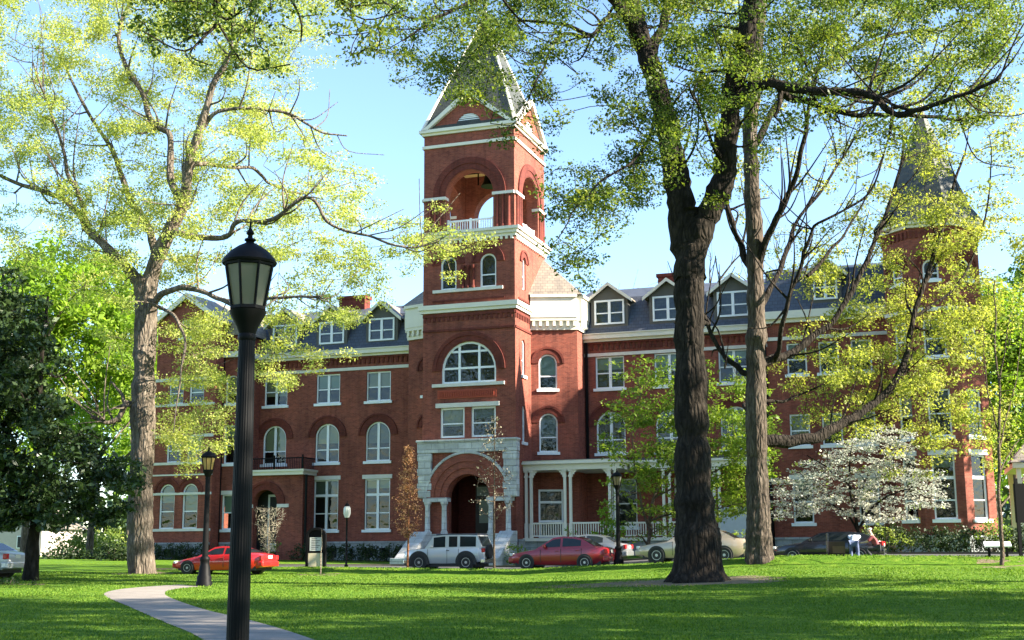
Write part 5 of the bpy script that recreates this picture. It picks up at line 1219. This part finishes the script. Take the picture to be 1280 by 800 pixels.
# ------------------------------------------------------------------ cars
M['tyre'] = plain('tyre rubber', (.018, .018, .019), .85); M['rim'] = plain('alloy rim', (.55, .55, .56), .35, .7); M['carglass'] = plain('car glass', (.018, .024, .028), .06)  # car glass is opaque: the unlit cabin is put into its dark colour
M['chrome'] = plain('chrome', (.6, .6, .6), .2, .9); M['red_lens'] = plain('red lens', (.55, .02, .02), .25); M['head_lens'] = plain('headlamp lens', (.7, .72, .72), .15); M['black_plastic'] = plain('black plastic', (.02, .02, .021), .6)
def paint(name, col, metal=.2): return plain(name, col, .35, metal, .04, 2.0, coat=1.0)
def car(name, base, heading, label, body, lower, cabin, W, L, wheels, wr, mats, cat='car', group='cars parked along the drive', boxy=False, plate=True, open_door=False):
    """body: (x, z bottom, z top) stations, front at x=0; cabin: (x, z) roof outline from windscreen foot to rear-window foot"""
    root = empty(name, base, label, cat, group, rz=heading); bm_, gm_, rm_ = mats; hx = L/2
    f = lambda x, y, z: (x-hx, y, z)
    mb = MB(); n = 12; vs = []
    for i, (x, zb, zt) in enumerate(body):
        e_ = min(1, .72+.28*min(x, L-x)/(.22 if boxy else .55)); w_ = W/2*e_; hgt = zt-zb
        prof = [(w_*.90, zb), (w_*.98, zb+hgt*.22), (w_, zb+hgt*.5), (w_*.985, zb+hgt*.78), (w_*.93, zt-.03), (w_*.80, zt)]
        vs += [f(x, y, z) for y, z in prof] + [f(x, -y, z) for y, z in prof[::-1]]
    fs = [(i*n+j, (i+1)*n+j, (i+1)*n+(j+1) % n, i*n+(j+1) % n) for i in range(len(body)-1) for j in range(n)] + [tuple(range(n)), tuple((len(body)-1)*n+j for j in range(n))[::-1]]
    mb.add(vs, fs); bo = mb.build('body', bm_, root, smooth=38, recalc=True)
    belt = lambda x: np.interp(x, [q_[0] for q_ in body], [q_[2] for q_ in body])
    wb_, wt_ = W*.455, W*(.43 if boxy else .345)
    zr = max(z for _, z in cabin)
    def cw(z, x): b0 = belt(x)-.02; return wb_+(wt_-wb_)*max(0, min(1, (z-b0)/(zr-b0)))
    # cabin shell: roof skin and pillars in paint, glazing coloured like the unlit inside
    k = len(cabin); vs = []; 
    for x, z in cabin: vs += [f(x, -cw(z, x), z), f(x, cw(z, x), z)]
    for x, z in cabin: zb = belt(x)-.03; vs += [f(x, -wb_, min(zb, z)), f(x, wb_, min(zb, z))]
    fs = [(2*i, 2*i+1, 2*i+3, 2*i+2) for i in range(k-1)] + [(2*i, 2*i+2, 2*k+2*i+2, 2*k+2*i) for i in range(k-1)] + [(2*i+1, 2*k+2*i+1, 2*k+2*i+3, 2*i+3) for i in range(k-1)]
    mb = MB(); mb.add(vs, fs); mb.build('cabin', rm_, root, smooth=30, recalc=True)
    # side glass
    xs_ = np.array([c[0] for c in cabin]); zs_ = np.array([c[1] for c in cabin])
    roofz = lambda x: np.interp(x, xs_, zs_)
    for (xa, xb) in lower['glass']:
        for sg in (-1, 1):
            X = np.linspace(xa, xb, 7); top = []; bot = []
            for x in X:
                zt = roofz(x)-.075; zb = belt(x)+.035
                if zt < zb+.02: zt = zb+.02
                y = lambda z: sg*(cw(z, x)+.007)
                top.append(f(x, y(zt), zt)); bot.append(f(x, y(zb), zb))
            mb = MB(); m_ = len(X); mb.add(bot+top, [(i, i+1, m_+i+1, m_+i) if sg < 0 else (i+1, i, m_+i, m_+i+1) for i in range(m_-1)]); mb.build('side_window', gm_, root)
    # windscreens: the sloping ends of the cabin outline
    for i0, nm in ((0, 'windscreen'), (k-2, 'rear_window')):
        (xa, za), (xb, zb) = cabin[i0], cabin[i0+1]
        p = lambda t, sg: (lambda x, z: f(x+(-.008 if i0 == 0 else .008), sg*cw(z, x)*.88, z+.01))(xa+(xb-xa)*t, za+(zb-za)*t)
        mb = MB(); mb.add([p(.1, -1), p(.1, 1), p(.9, 1), p(.9, -1)], [(0, 1, 2, 3)]); mb.build(nm, gm_, root)
    for x in wheels:
        for sg in (-1, 1):
            y = sg*W/2
            mb = MB(); mb.tube([f(x, y-sg*.30, wr+.02), f(x, y+sg*.006, wr+.02)], wr*1.13, 28); mb.build('wheel_arch', M['black_plastic'] if not lower.get('flare') else M['black_plastic'], root)
            wo_ = MB(); wv = []
            prof = [(wr*.60, -.10), (wr*.93, -.10), (wr, -.06), (wr, .06), (wr*.93, .10), (wr*.60, .10)]; nn = 28
            for r_, d_ in prof:
                for j in range(nn): a = 2*math.pi*j/nn; wv.append(f(x+r_*math.cos(a), y-sg*.075+d_, wr+r_*math.sin(a)))
            wo_.add(wv, [(i*nn+j, i*nn+(j+1) % nn, (i+1)*nn+(j+1) % nn, (i+1)*nn+j) for i in range(len(prof)-1) for j in range(nn)])
            w_o = wo_.build('wheel', M['tyre'], root, smooth=40, recalc=True)
            rm = MB(); yy_ = y-sg*.075+sg*.06
            for j in range(5):
                a = 2*math.pi*j/5+.3; d1 = np.array([math.cos(a), 0, math.sin(a)]); d2 = np.array([-math.sin(a), 0, math.cos(a)]); c0 = np.array(f(x, yy_, wr))
                rm.add([c0+d2*.05, c0-d2*.05, c0+d1*wr*.6-d2*.035, c0+d1*wr*.6+d2*.035, c0+d2*.05+[0, sg*.02, 0], c0-d2*.05+[0, sg*.02, 0], c0+d1*wr*.6-d2*.035+[0, sg*.02, 0], c0+d1*wr*.6+d2*.035+[0, sg*.02, 0]], [(0,1,2,3), (4,5,6,7), (0,1,5,4), (1,2,6,5), (2,3,7,6), (3,0,4,7)])
            rm.tube([f(x, yy_-sg*.03, wr), f(x, yy_+sg*.028, wr)], wr*.18, 14); rm.tube([f(x, yy_-sg*.04, wr), f(x, yy_-sg*.025, wr)], wr*.62, 24)
            for r0, r1 in ((wr*.54, wr*.64),):
                ring(rm, (lambda s_, z, t, f_=f, y_=yy_, sg_=sg: f_(s_, y_+sg_*t, z)), [(x+r1*math.cos(a), wr+r1*math.sin(a)) for a in np.linspace(0, 6.283, 24, endpoint=False)], [(x+r0*math.cos(a), wr+r0*math.sin(a)) for a in np.linspace(0, 6.283, 24, endpoint=False)], -.02, .03)
            rm.build('rim', M['rim'], w_o)
    zf, zq = body[1][2], body[-2][2]
    hl = lower.get('head', .66); tl = lower.get('tail', .80)
    for sg in (-1, 1):
        mb = MB(); mb.box(f(.02, sg*W*.31-.17, hl-.07), f(.16, sg*W*.31+.17, hl+.06)); mb.build('headlight', M['head_lens'], root, bevel=.03)
        mb = MB(); mb.box(f(L-.14, sg*W*.37-.11, tl-.11), f(L+.012, sg*W*.37+.11, tl+.10)); mb.build('tail_light', M['red_lens'], root, bevel=.03)
        xm = cabin[0][0]+.35; mb = MB(); mb.box(f(xm, sg*(W*.5+.02)-.08, belt(xm)+.02), f(xm+.13, sg*(W*.5+.02)+.08, belt(xm)+.16)); mb.build('wing_mirror', bm_, root, bevel=.03)
        for xh in lower['handles']:
            mb = MB(); mb.box(f(xh, sg*W*.492-.02, belt(xh)-.17), f(xh+.17, sg*W*.492+.02, belt(xh)-.13)); mb.build('handle', lower.get('hmat', bm_), root, bevel=.01)
    for x in lower['gaps']:
        for sg in (-1, 1):
            zb = .32; mb = MB(); mb.box(f(x-.008, sg*W*.497-.012, zb), f(x+.008, sg*W*.497+.006, belt(x)-.06)); mb.build('door_gap', M['black_plastic'], root)
    bmp = lower.get('bumper', bm_)
    mb = MB(); mb.box(f(-.05, -W*.40, .30), f(.22, W*.40, .56)); mb.build('bumper', bmp, root, bevel=.06)
    mb = MB(); mb.box(f(L-.22, -W*.42, .34), f(L+.06, W*.42, .60)); mb.build('bumper', bmp, root, bevel=.06)
    mb = MB(); mb.box(f(.3, -W*.42, .17), f(L-.3, W*.42, .36)); mb.build('underbody', M['black_plastic'], root)
    if plate:
        mb = MB(); mb.box(f(L-.02, -.16, .72), f(L+.02, .16, .86)); mb.build('number_plate', M['lampwhite'], root)
    return root
def on_drive(px, Y):
    p = gpos(px, Y); p[2] += .016; return p
SAL = [(0, .34, .56), (.10, .28, .68), (.5, .24, .76), (1.1, .22, .86), (1.45, .22, .92), (2.4, .22, .95), (3.4, .22, .98), (3.75, .24, 1.0), (4.2, .28, .98), (4.42, .36, .92), (4.5, .42, .80)]
SCAB = [(1.28, .90), (2.05, 1.38), (2.5, 1.43), (3.0, 1.40), (3.35, 1.32), (3.95, .99)]
HEAD = -YAW
wine = paint('wine red paint', (.29, .012, .022)); red = paint('bright red paint', (.55, .014, .012), .0); sil = paint('champagne silver paint', (.46, .37, .27), .4); blk = paint('black paint', (.012, .012, .016), .1); wht = paint('silver white paint', (.58, .60, .62), .3); gry = paint('grey silver paint', (.24, .25, .26), .4); navy = paint('navy roof paint', (.02, .025, .05), .1)
lowS = dict(glass=[(1.62, 2.38), (2.48, 3.32)], handles=[2.18, 3.1], gaps=[1.5, 2.43, 3.36])
car('parked_car', on_drive(703, 57.4), HEAD, 'dark red saloon parked right of the entrance steps', SAL, lowS, SCAB, 1.72, 4.5, (.86, 3.5), .31, (wine, M['carglass'], wine))
SALB = [(x*1.08, zb, zt+.02) for x, zb, zt in SAL]; SCABB = [(x*1.08, z) for x, z in SCAB]
lowB = dict(glass=[(1.75, 2.57), (2.68, 3.58)], handles=[2.36, 3.36], gaps=[1.62, 2.63, 3.63])
car('parked_car', on_drive(870, 55.0), HEAD, 'champagne silver saloon half hidden by the massive dark oak', SALB, lowB, SCABB, 1.80, 4.86, (.93, 3.78), .33, (sil, M['carglass'], sil))
HAT = [(0, .34, .50), (.12, .26, .60), (.6, .22, .70), (1.15, .2, .82), (1.5, .2, .86), (2.4, .2, .90), (3.3, .22, .93), (3.8, .24, .96), (4.2, .28, .95), (4.36, .36, .88), (4.42, .42, .74)]
HCAB = [(1.32, .84), (2.05, 1.26), (2.45, 1.31), (2.85, 1.29), (3.2, 1.20), (3.85, .96)]
r_ = car('parked_car', on_drive(282, 54.5), HEAD, 'bright red low coupe on the grass edge behind the large lamp post', HAT, dict(glass=[(1.62, 2.55), (2.65, 3.1)], handles=[2.4], gaps=[1.5, 2.62], head=.56, tail=.76), HCAB, 1.68, 4.42, (.84, 3.42), .30, (red, M['carglass'], red))
r_.scale = (.96, .96, .87)
SUV = [(0, .50, .80), (.08, .42, 1.0), (.5, .36, 1.08), (1.15, .34, 1.12), (1.4, .34, 1.14), (2.5, .34, 1.16), (3.6, .36, 1.17), (4.3, .42, 1.17), (4.5, .46, 1.16), (4.56, .5, 1.0)]
UCAB = [(1.25, 1.12), (1.72, 1.76), (2.3, 1.82), (3.3, 1.82), (4.2, 1.80), (4.5, 1.15)]
s_ = car('parked_suv', on_drive(561, 61.8), HEAD, 'white boxy off-roader with navy roof and black wheel arches by the entrance', SUV, dict(glass=[(1.75, 2.42), (2.62, 3.1), (3.25, 4.15)], handles=[2.5], gaps=[1.45, 2.55, 3.2], head=.92, tail=1.02, flare=True, hmat=M['black_plastic'], bumper=M['chrome']), UCAB, 1.88, 4.56, (.95, 3.62), .40, (wht, M['carglass'], wht), 'off-roader', boxy=True)
s_.scale = (.89,)*3
mb = MB(); mb.box((-.42, -.80, 1.80), (1.95, .80, 1.885)); o = mb.build('roof_panel', navy, s_, bevel=.04)
for sg in (-1, 1):
    for x in (.95, 3.62):
        mb = MB(); ring(mb, (lambda s1, z, t, sg_=sg: (s1-2.28, sg_*(.94+t), z)), [(x+.58*math.cos(a), .42+.58*math.sin(a)) for a in np.linspace(-.25, math.pi+.25, 18)], [(x+.44*math.cos(a), .42+.44*math.sin(a)) for a in np.linspace(-.25, math.pi+.25, 18)], -.12, .035, close=False); mb.build('wheel_flare', M['black_plastic'], s_)
mb = MB(); mb.tube([(2.30, -.2, .95), (2.46, -.2, .95)], .37, 26); mb.build('spare_wheel', M['tyre'], s_, smooth=40)
WAG = [(0, .34, .58), (.10, .28, .70), (.5, .24, .80), (1.1, .22, .90), (1.5, .22, .95), (2.5, .22, .98), (3.6, .22, 1.0), (4.1, .24, 1.02), (4.5, .28, 1.02), (4.72, .36, 1.0), (4.8, .42, .82)]
WCAB = [(1.3, .92), (2.1, 1.38), (2.6, 1.44), (3.4, 1.43), (3.95, 1.36), (4.66, 1.02)]
v_ = car('parked_car', on_drive(1036, 53.6), HEAD, 'black hatchback with its rear side door open, in front of the dogwood', WAG, dict(glass=[(1.65, 2.4), (2.5, 3.3), (3.4, 3.95)], handles=[2.2], gaps=[1.5, 2.45, 3.35], head=.68, tail=.86), WCAB, 1.80, 4.8, (.90, 3.78), .32, (blk, M['carglass'], blk))
v_.scale = (.92, .92, .84); v_.location.z -= .10
mb = MB(); mb.box((.12, -.925, .40), (.80, -.905, .96)); mb.build('door_opening', plain('tan car interior', (.075, .052, .032), .9), v_)
mb = MB(); mb.box((.26, -.945, .40), (.78, -.928, .74)); mb.build('seat', plain('tan seat', (.16, .11, .055), .9), v_, bevel=.003)
mb = MB(); mb.box((.05, -1.62, .34), (.12, -.90, 1.0)); d_ = mb.build('open_door', blk, v_, bevel=.02); mb = MB(); mb.box((.06, -1.5, 1.0), (.11, -.98, 1.36)); mb.build('door_window', M['carglass'], d_)
car('parked_car', on_drive(733, 66), HEAD, 'grey silver saloon glimpsed behind the porch lamp', SAL, lowS, SCAB, 1.72, 4.5, (.86, 3.5), .31, (gry, M['carglass'], gry))
c_ = px_ground(-44, 722); car('parked_car', c_, HEAD+.1, 'white saloon cut off by the left edge, behind the magnolia trunk', SAL, lowS, SCAB, 1.75, 4.5, (.86, 3.5), .32, (wht, M['carglass'], wht), group=None)

# ------------------------------------------------------------------ people at the minivan
def person(base, label, joints, rad, mats, rz=0, extra=()):
    """one continuous skinned body; clothing and hair are close-fitting shells"""
    root = empty('person', base, label, 'person', rz=rz)
    def skin(name, pts, edges, rr_, mat, rootv=0, sub=2):
        me = bpy.data.meshes.new(name); me.from_pydata(pts, edges, []); o = bpy.data.objects.new(name, me); COL.objects.link(o); o.parent = root
        sm = o.modifiers.new('skin', 'SKIN'); sm.use_smooth_shade = True; sk = me.skin_vertices[0].data if me.skin_vertices else None
        if sk is None:
            bm = bmesh.new(); bm.from_mesh(me); bm.verts.layers.skin.verify(); bm.to_mesh(me); bm.free(); sk = me.skin_vertices[0].data
        for i, r_ in enumerate(rr_): sk[i].radius = (r_, r_) if np.isscalar(r_) else r_; sk[i].use_root = (i == rootv)
        s2 = o.modifiers.new('sub', 'SUBSURF'); s2.levels = sub; s2.render_levels = sub
        me.materials.append(mat); return o
    J = joints; names = list(J.keys()); ix = {n_: i for i, n_ in enumerate(names)}
    E = [('pelvis','waist'), ('waist','chest'), ('chest','neck'), ('neck','jaw'), ('jaw','head'), ('head','crown')]
    for s_ in 'lr': E += [('pelvis','hip'+s_), ('hip'+s_,'knee'+s_), ('knee'+s_,'ankle'+s_), ('ankle'+s_,'toe'+s_), ('chest','sho'+s_), ('sho'+s_,'elb'+s_), ('elb'+s_,'wri'+s_), ('wri'+s_,'palm'+s_)]
    body = skin('body', [J[n_] for n_ in names], [(ix[a], ix[b]) for a, b in E], [rad[n_.rstrip('lr') if n_[:-1] in rad else n_] for n_ in names], mats['skin'], ix['pelvis'])
    for s_ in 'lr':     # five fingers on each hand
        pa = np.array(J['palm'+s_]); wr_ = np.array(J['wri'+s_]); d_ = pa-wr_; d_ /= np.linalg.norm(d_); sd = np.cross(d_, [0, 0, 1.]); sd /= np.linalg.norm(sd)+1e-9
        for k, ln in enumerate((.07, .08, .075, .06)):
            o0 = pa+sd*(k-1.5)*.021; skin('finger', [tuple(o0-d_*.02), tuple(o0+d_*ln*.55+[0, 0, -.008]), tuple(o0+d_*ln+[0, 0, -.03])], [(0, 1), (1, 2)], [.010, .009, .007], mats['skin'], 0, 1)
        o0 = wr_+d_*.04+sd*.03; skin('thumb', [tuple(o0), tuple(o0+sd*.03+d_*.03), tuple(o0+sd*.035+d_*.06)], [(0, 1), (1, 2)], [.012, .010, .008], mats['skin'], 0, 1)
    def cloth(name, keys, edges, scale, mat):
        pts = [J[k] if k in J else k for k in keys]; skin(name, pts, edges, [scale.get(k, .1) for k in keys], mat)
    cloth('shirt', ['waist', 'chest', 'shol', 'elbl', 'shor', 'elbr', 'pelvis'], [(6, 0), (0, 1), (1, 2), (2, 3), (1, 4), (4, 5)], dict(pelvis=(.165, .15), waist=(.165, .14), chest=(.185, .145), shol=.085, elbl=.062, shor=.085, elbr=.062), mats['shirt'])
    cloth('trousers', ['pelvis', 'hipl', 'kneel', 'anklel', 'hipr', 'kneer', 'ankler'], [(0, 1), (1, 2), (2, 3), (0, 4), (4, 5), (5, 6)], dict(pelvis=(.16, .145), hipl=.105, kneel=.078, anklel=.066, hipr=.105, kneer=.078, ankler=.066), mats['trousers'])
    for s_ in 'lr':
        a = np.array(J['ankle'+s_]); b = np.array(J['toe'+s_]); skin('shoe', [tuple(a-[0, 0, .04]), tuple((a+b)/2-[0, 0, .02]), tuple(b)], [(0, 1), (1, 2)], [.055, .052, .042], mats['shoe'])
    h_ = np.array(J['head']); cr = np.array(J['crown']); up_ = cr-h_; up_ /= np.linalg.norm(up_); fw_ = np.array(J['face'] if 'face' in J else (1, 0, 0), float)
    fw_ = mats['facing'] if 'facing' in mats else np.array([0, 1., 0]); fw_ = np.array(fw_, float); fw_ -= up_*(fw_@up_); fw_ /= np.linalg.norm(fw_); sd = np.cross(up_, fw_)
    hr = skin('hair', [tuple(h_-fw_*.03), tuple(h_+up_*.06-fw_*.02), tuple(h_+up_*.10-fw_*.01)], [(0, 1), (1, 2)], [.095, .105, .075], mats['hair'])
    for k in (-1, 1):
        mb = MB(); c = h_+fw_*.088+sd*k*.033+up_*.015; mb.lathe([(.001, -.01), (.009, 0), (.001, .01)], 8, tuple(c)); mb.build('eye', M['dark'], root)
        skin('ear', [tuple(h_+sd*k*.085+up_*.02), tuple(h_+sd*k*.095-up_*.02)], [(0, 1)], [.018, .014], mats['skin'], 0, 1)
    skin('nose', [tuple(h_+fw_*.085+up_*.005), tuple(h_+fw_*.108-up_*.025)], [(0, 1)], [.010, .015], mats['skin'], 0, 1)
    mb = MB(); c = h_+fw_*.088-up_*.065; mb.box(tuple(c-[.02, .005, .005]), tuple(c+[.02, .005, .005])); mb.build('mouth', plain('lips', (.35, .12, .1), .6), root)
    return root
skinm = plain('skin', (.50, .32, .24), .6, var=.06)
RADS = dict(pelvis=(.15, .13), waist=(.14, .115), chest=(.155, .115), neck=.055, jaw=(.068, .075), head=(.085, .095), crown=(.06, .065), hip=.09, knee=.06, ankle=.042, toe=.035, sho=.062, elb=.045, wri=.03, palm=(.042, .02))
# bending into the open door (faces +y: towards the van)
JB = dict(pelvis=(0, 0, .92), waist=(0, .10, 1.06), chest=(0, .32, 1.20), neck=(0, .47, 1.26), jaw=(0, .56, 1.25), head=(0, .64, 1.27), crown=(0, .72, 1.31),
 hipl=(-.10, 0, .88), kneel=(-.13, .05, .48), anklel=(-.14, -.03, .08), toel=(-.15, .14, .035), hipr=(.10, 0, .88), kneer=(.12, .12, .48), ankler=(.13, .05, .08), toer=(.14, .22, .035),
 shol=(-.19, .34, 1.19), elbl=(-.24, .48, .95), wril=(-.20, .70, .88), palml=(-.19, .79, .87), shor=(.19, .34, 1.19), elbr=(.26, .50, .96), wrir=(.20, .70, .90), palmr=(.19, .79, .89))
JB = {k: (v[0], v[1], v[2]*.86) for k, v in JB.items()}
b_ = on_drive(1068, 52.3); b_[2] -= .08; person(b_, 'person in pale blue shirt and jeans bending into the black hatchback', JB, RADS, dict(skin=skinm, shirt=plain('pale blue shirt', (.55, .62, .72), .8), trousers=plain('blue jeans', (.09, .12, .22), .85), shoe=plain('white trainers', (.6, .6, .6), .6), hair=plain('brown hair', (.06, .04, .025), .6), facing=(0, .5, -.6)), rz=HEAD)
# crouching at the rear, looking left along the van
JC = {k: v for k, v in dict(pelvis=(0, 0, .62), waist=(0, .06, .78), chest=(0, .17, 1.0), neck=(0, .22, 1.15), jaw=(0, .27, 1.22), head=(0, .29, 1.28), crown=(0, .28, 1.37),
 hipl=(-.10, .02, .60), kneel=(-.16, .42, .56), anklel=(-.15, .14, .09), toel=(-.16, .32, .035), hipr=(.10, .02, .60), kneer=(.16, .40, .50), ankler=(.14, .06, .09), toer=(.15, .24, .035),
 shol=(-.19, .17, 1.02), elbl=(-.25, .36, .84), wril=(-.17, .55, .80), palml=(-.15, .63, .80), shor=(.19, .17, 1.02), elbr=(.25, .36, .84), wrir=(.17, .56, .80), palmr=(.15, .64, .80)).items()}
b_ = on_drive(1097, 51.6); b_[2] -= .08; person(b_, 'person in a dark red shirt with white hair crouching behind the black hatchback', JC, RADS, dict(skin=skinm, shirt=plain('dark red shirt', (.24, .05, .06), .85), trousers=plain('dark trousers', (.03, .03, .035), .85), shoe=plain('dark shoes', (.03, .03, .03), .6), hair=plain('white hair', (.62, .64, .55), .7), facing=(0, 1, -.3)), rz=math.pi/2+HEAD)

# ------------------------------------------------------------------ neighbouring buildings
b_ = gpos(34, 150); root = empty('white_house', b_, 'far white gabled house behind the magnolia trunk', 'house', rz=-.25)
mb = MB(); mb.prism([(-4.5, -1), (4.5, -1), (4.5, 3.1), (0, 5.6), (-4.5, 3.1)], lambda x, z: (x, -4, z), lambda x, z: (x, 4, z)); mb.build('wall', plain('pinkish white siding', (.42, .36, .32), .8), root, recalc=True)
mb = MB()
for sg in (-1, 1): mb.add([(0, -4.4, 5.85), (sg*5.0, -4.4, 3.05), (sg*5.0, 4.4, 3.05), (0, 4.4, 5.85)], [(0, 1, 2, 3) if sg < 0 else (3, 2, 1, 0)])
mb.build('roof', M['shingle'], root)
for x in (-2, 2):
    mb = MB(); mb.box((x-.6, -4.06, .9), (x+.6, -3.98, 2.3)); wo = mb.build('window', M['trim'], root); mb = MB(); mb.box((x-.5, -4.08, 1.0), (x+.5, -4.05, 2.2)); mb.build('pane', M['dark'], wo)
b_ = gpos(1350, 70); root = empty('pavilion', b_, 'open-sided building with low tan hipped roof at the right edge', 'building', rz=-.3)
mb = MB(); mb.add([(-3.4, -3.4, 4.6), (3.4, -3.4, 4.6), (3.4, 3.4, 4.6), (-3.4, 3.4, 4.6), (-2, 0, 6.3), (2, 0, 6.3)], [(0, 1, 5, 4), (1, 2, 5), (2, 3, 4, 5), (3, 0, 4)]); mb.build('roof', M['shingle'], root)
mb = MB(); mb.box((-3.3, -3.3, 4.3), (3.3, 3.3, 4.58)); mb.build('eaves', M['cream'], root)
for x in (-3, 3):
    for y in (-3, 3): mb = MB(); mb.box((x-.12, y-.12, -.2), (x+.12, y+.12, 4.3)); mb.build('post', M['cream'], root)
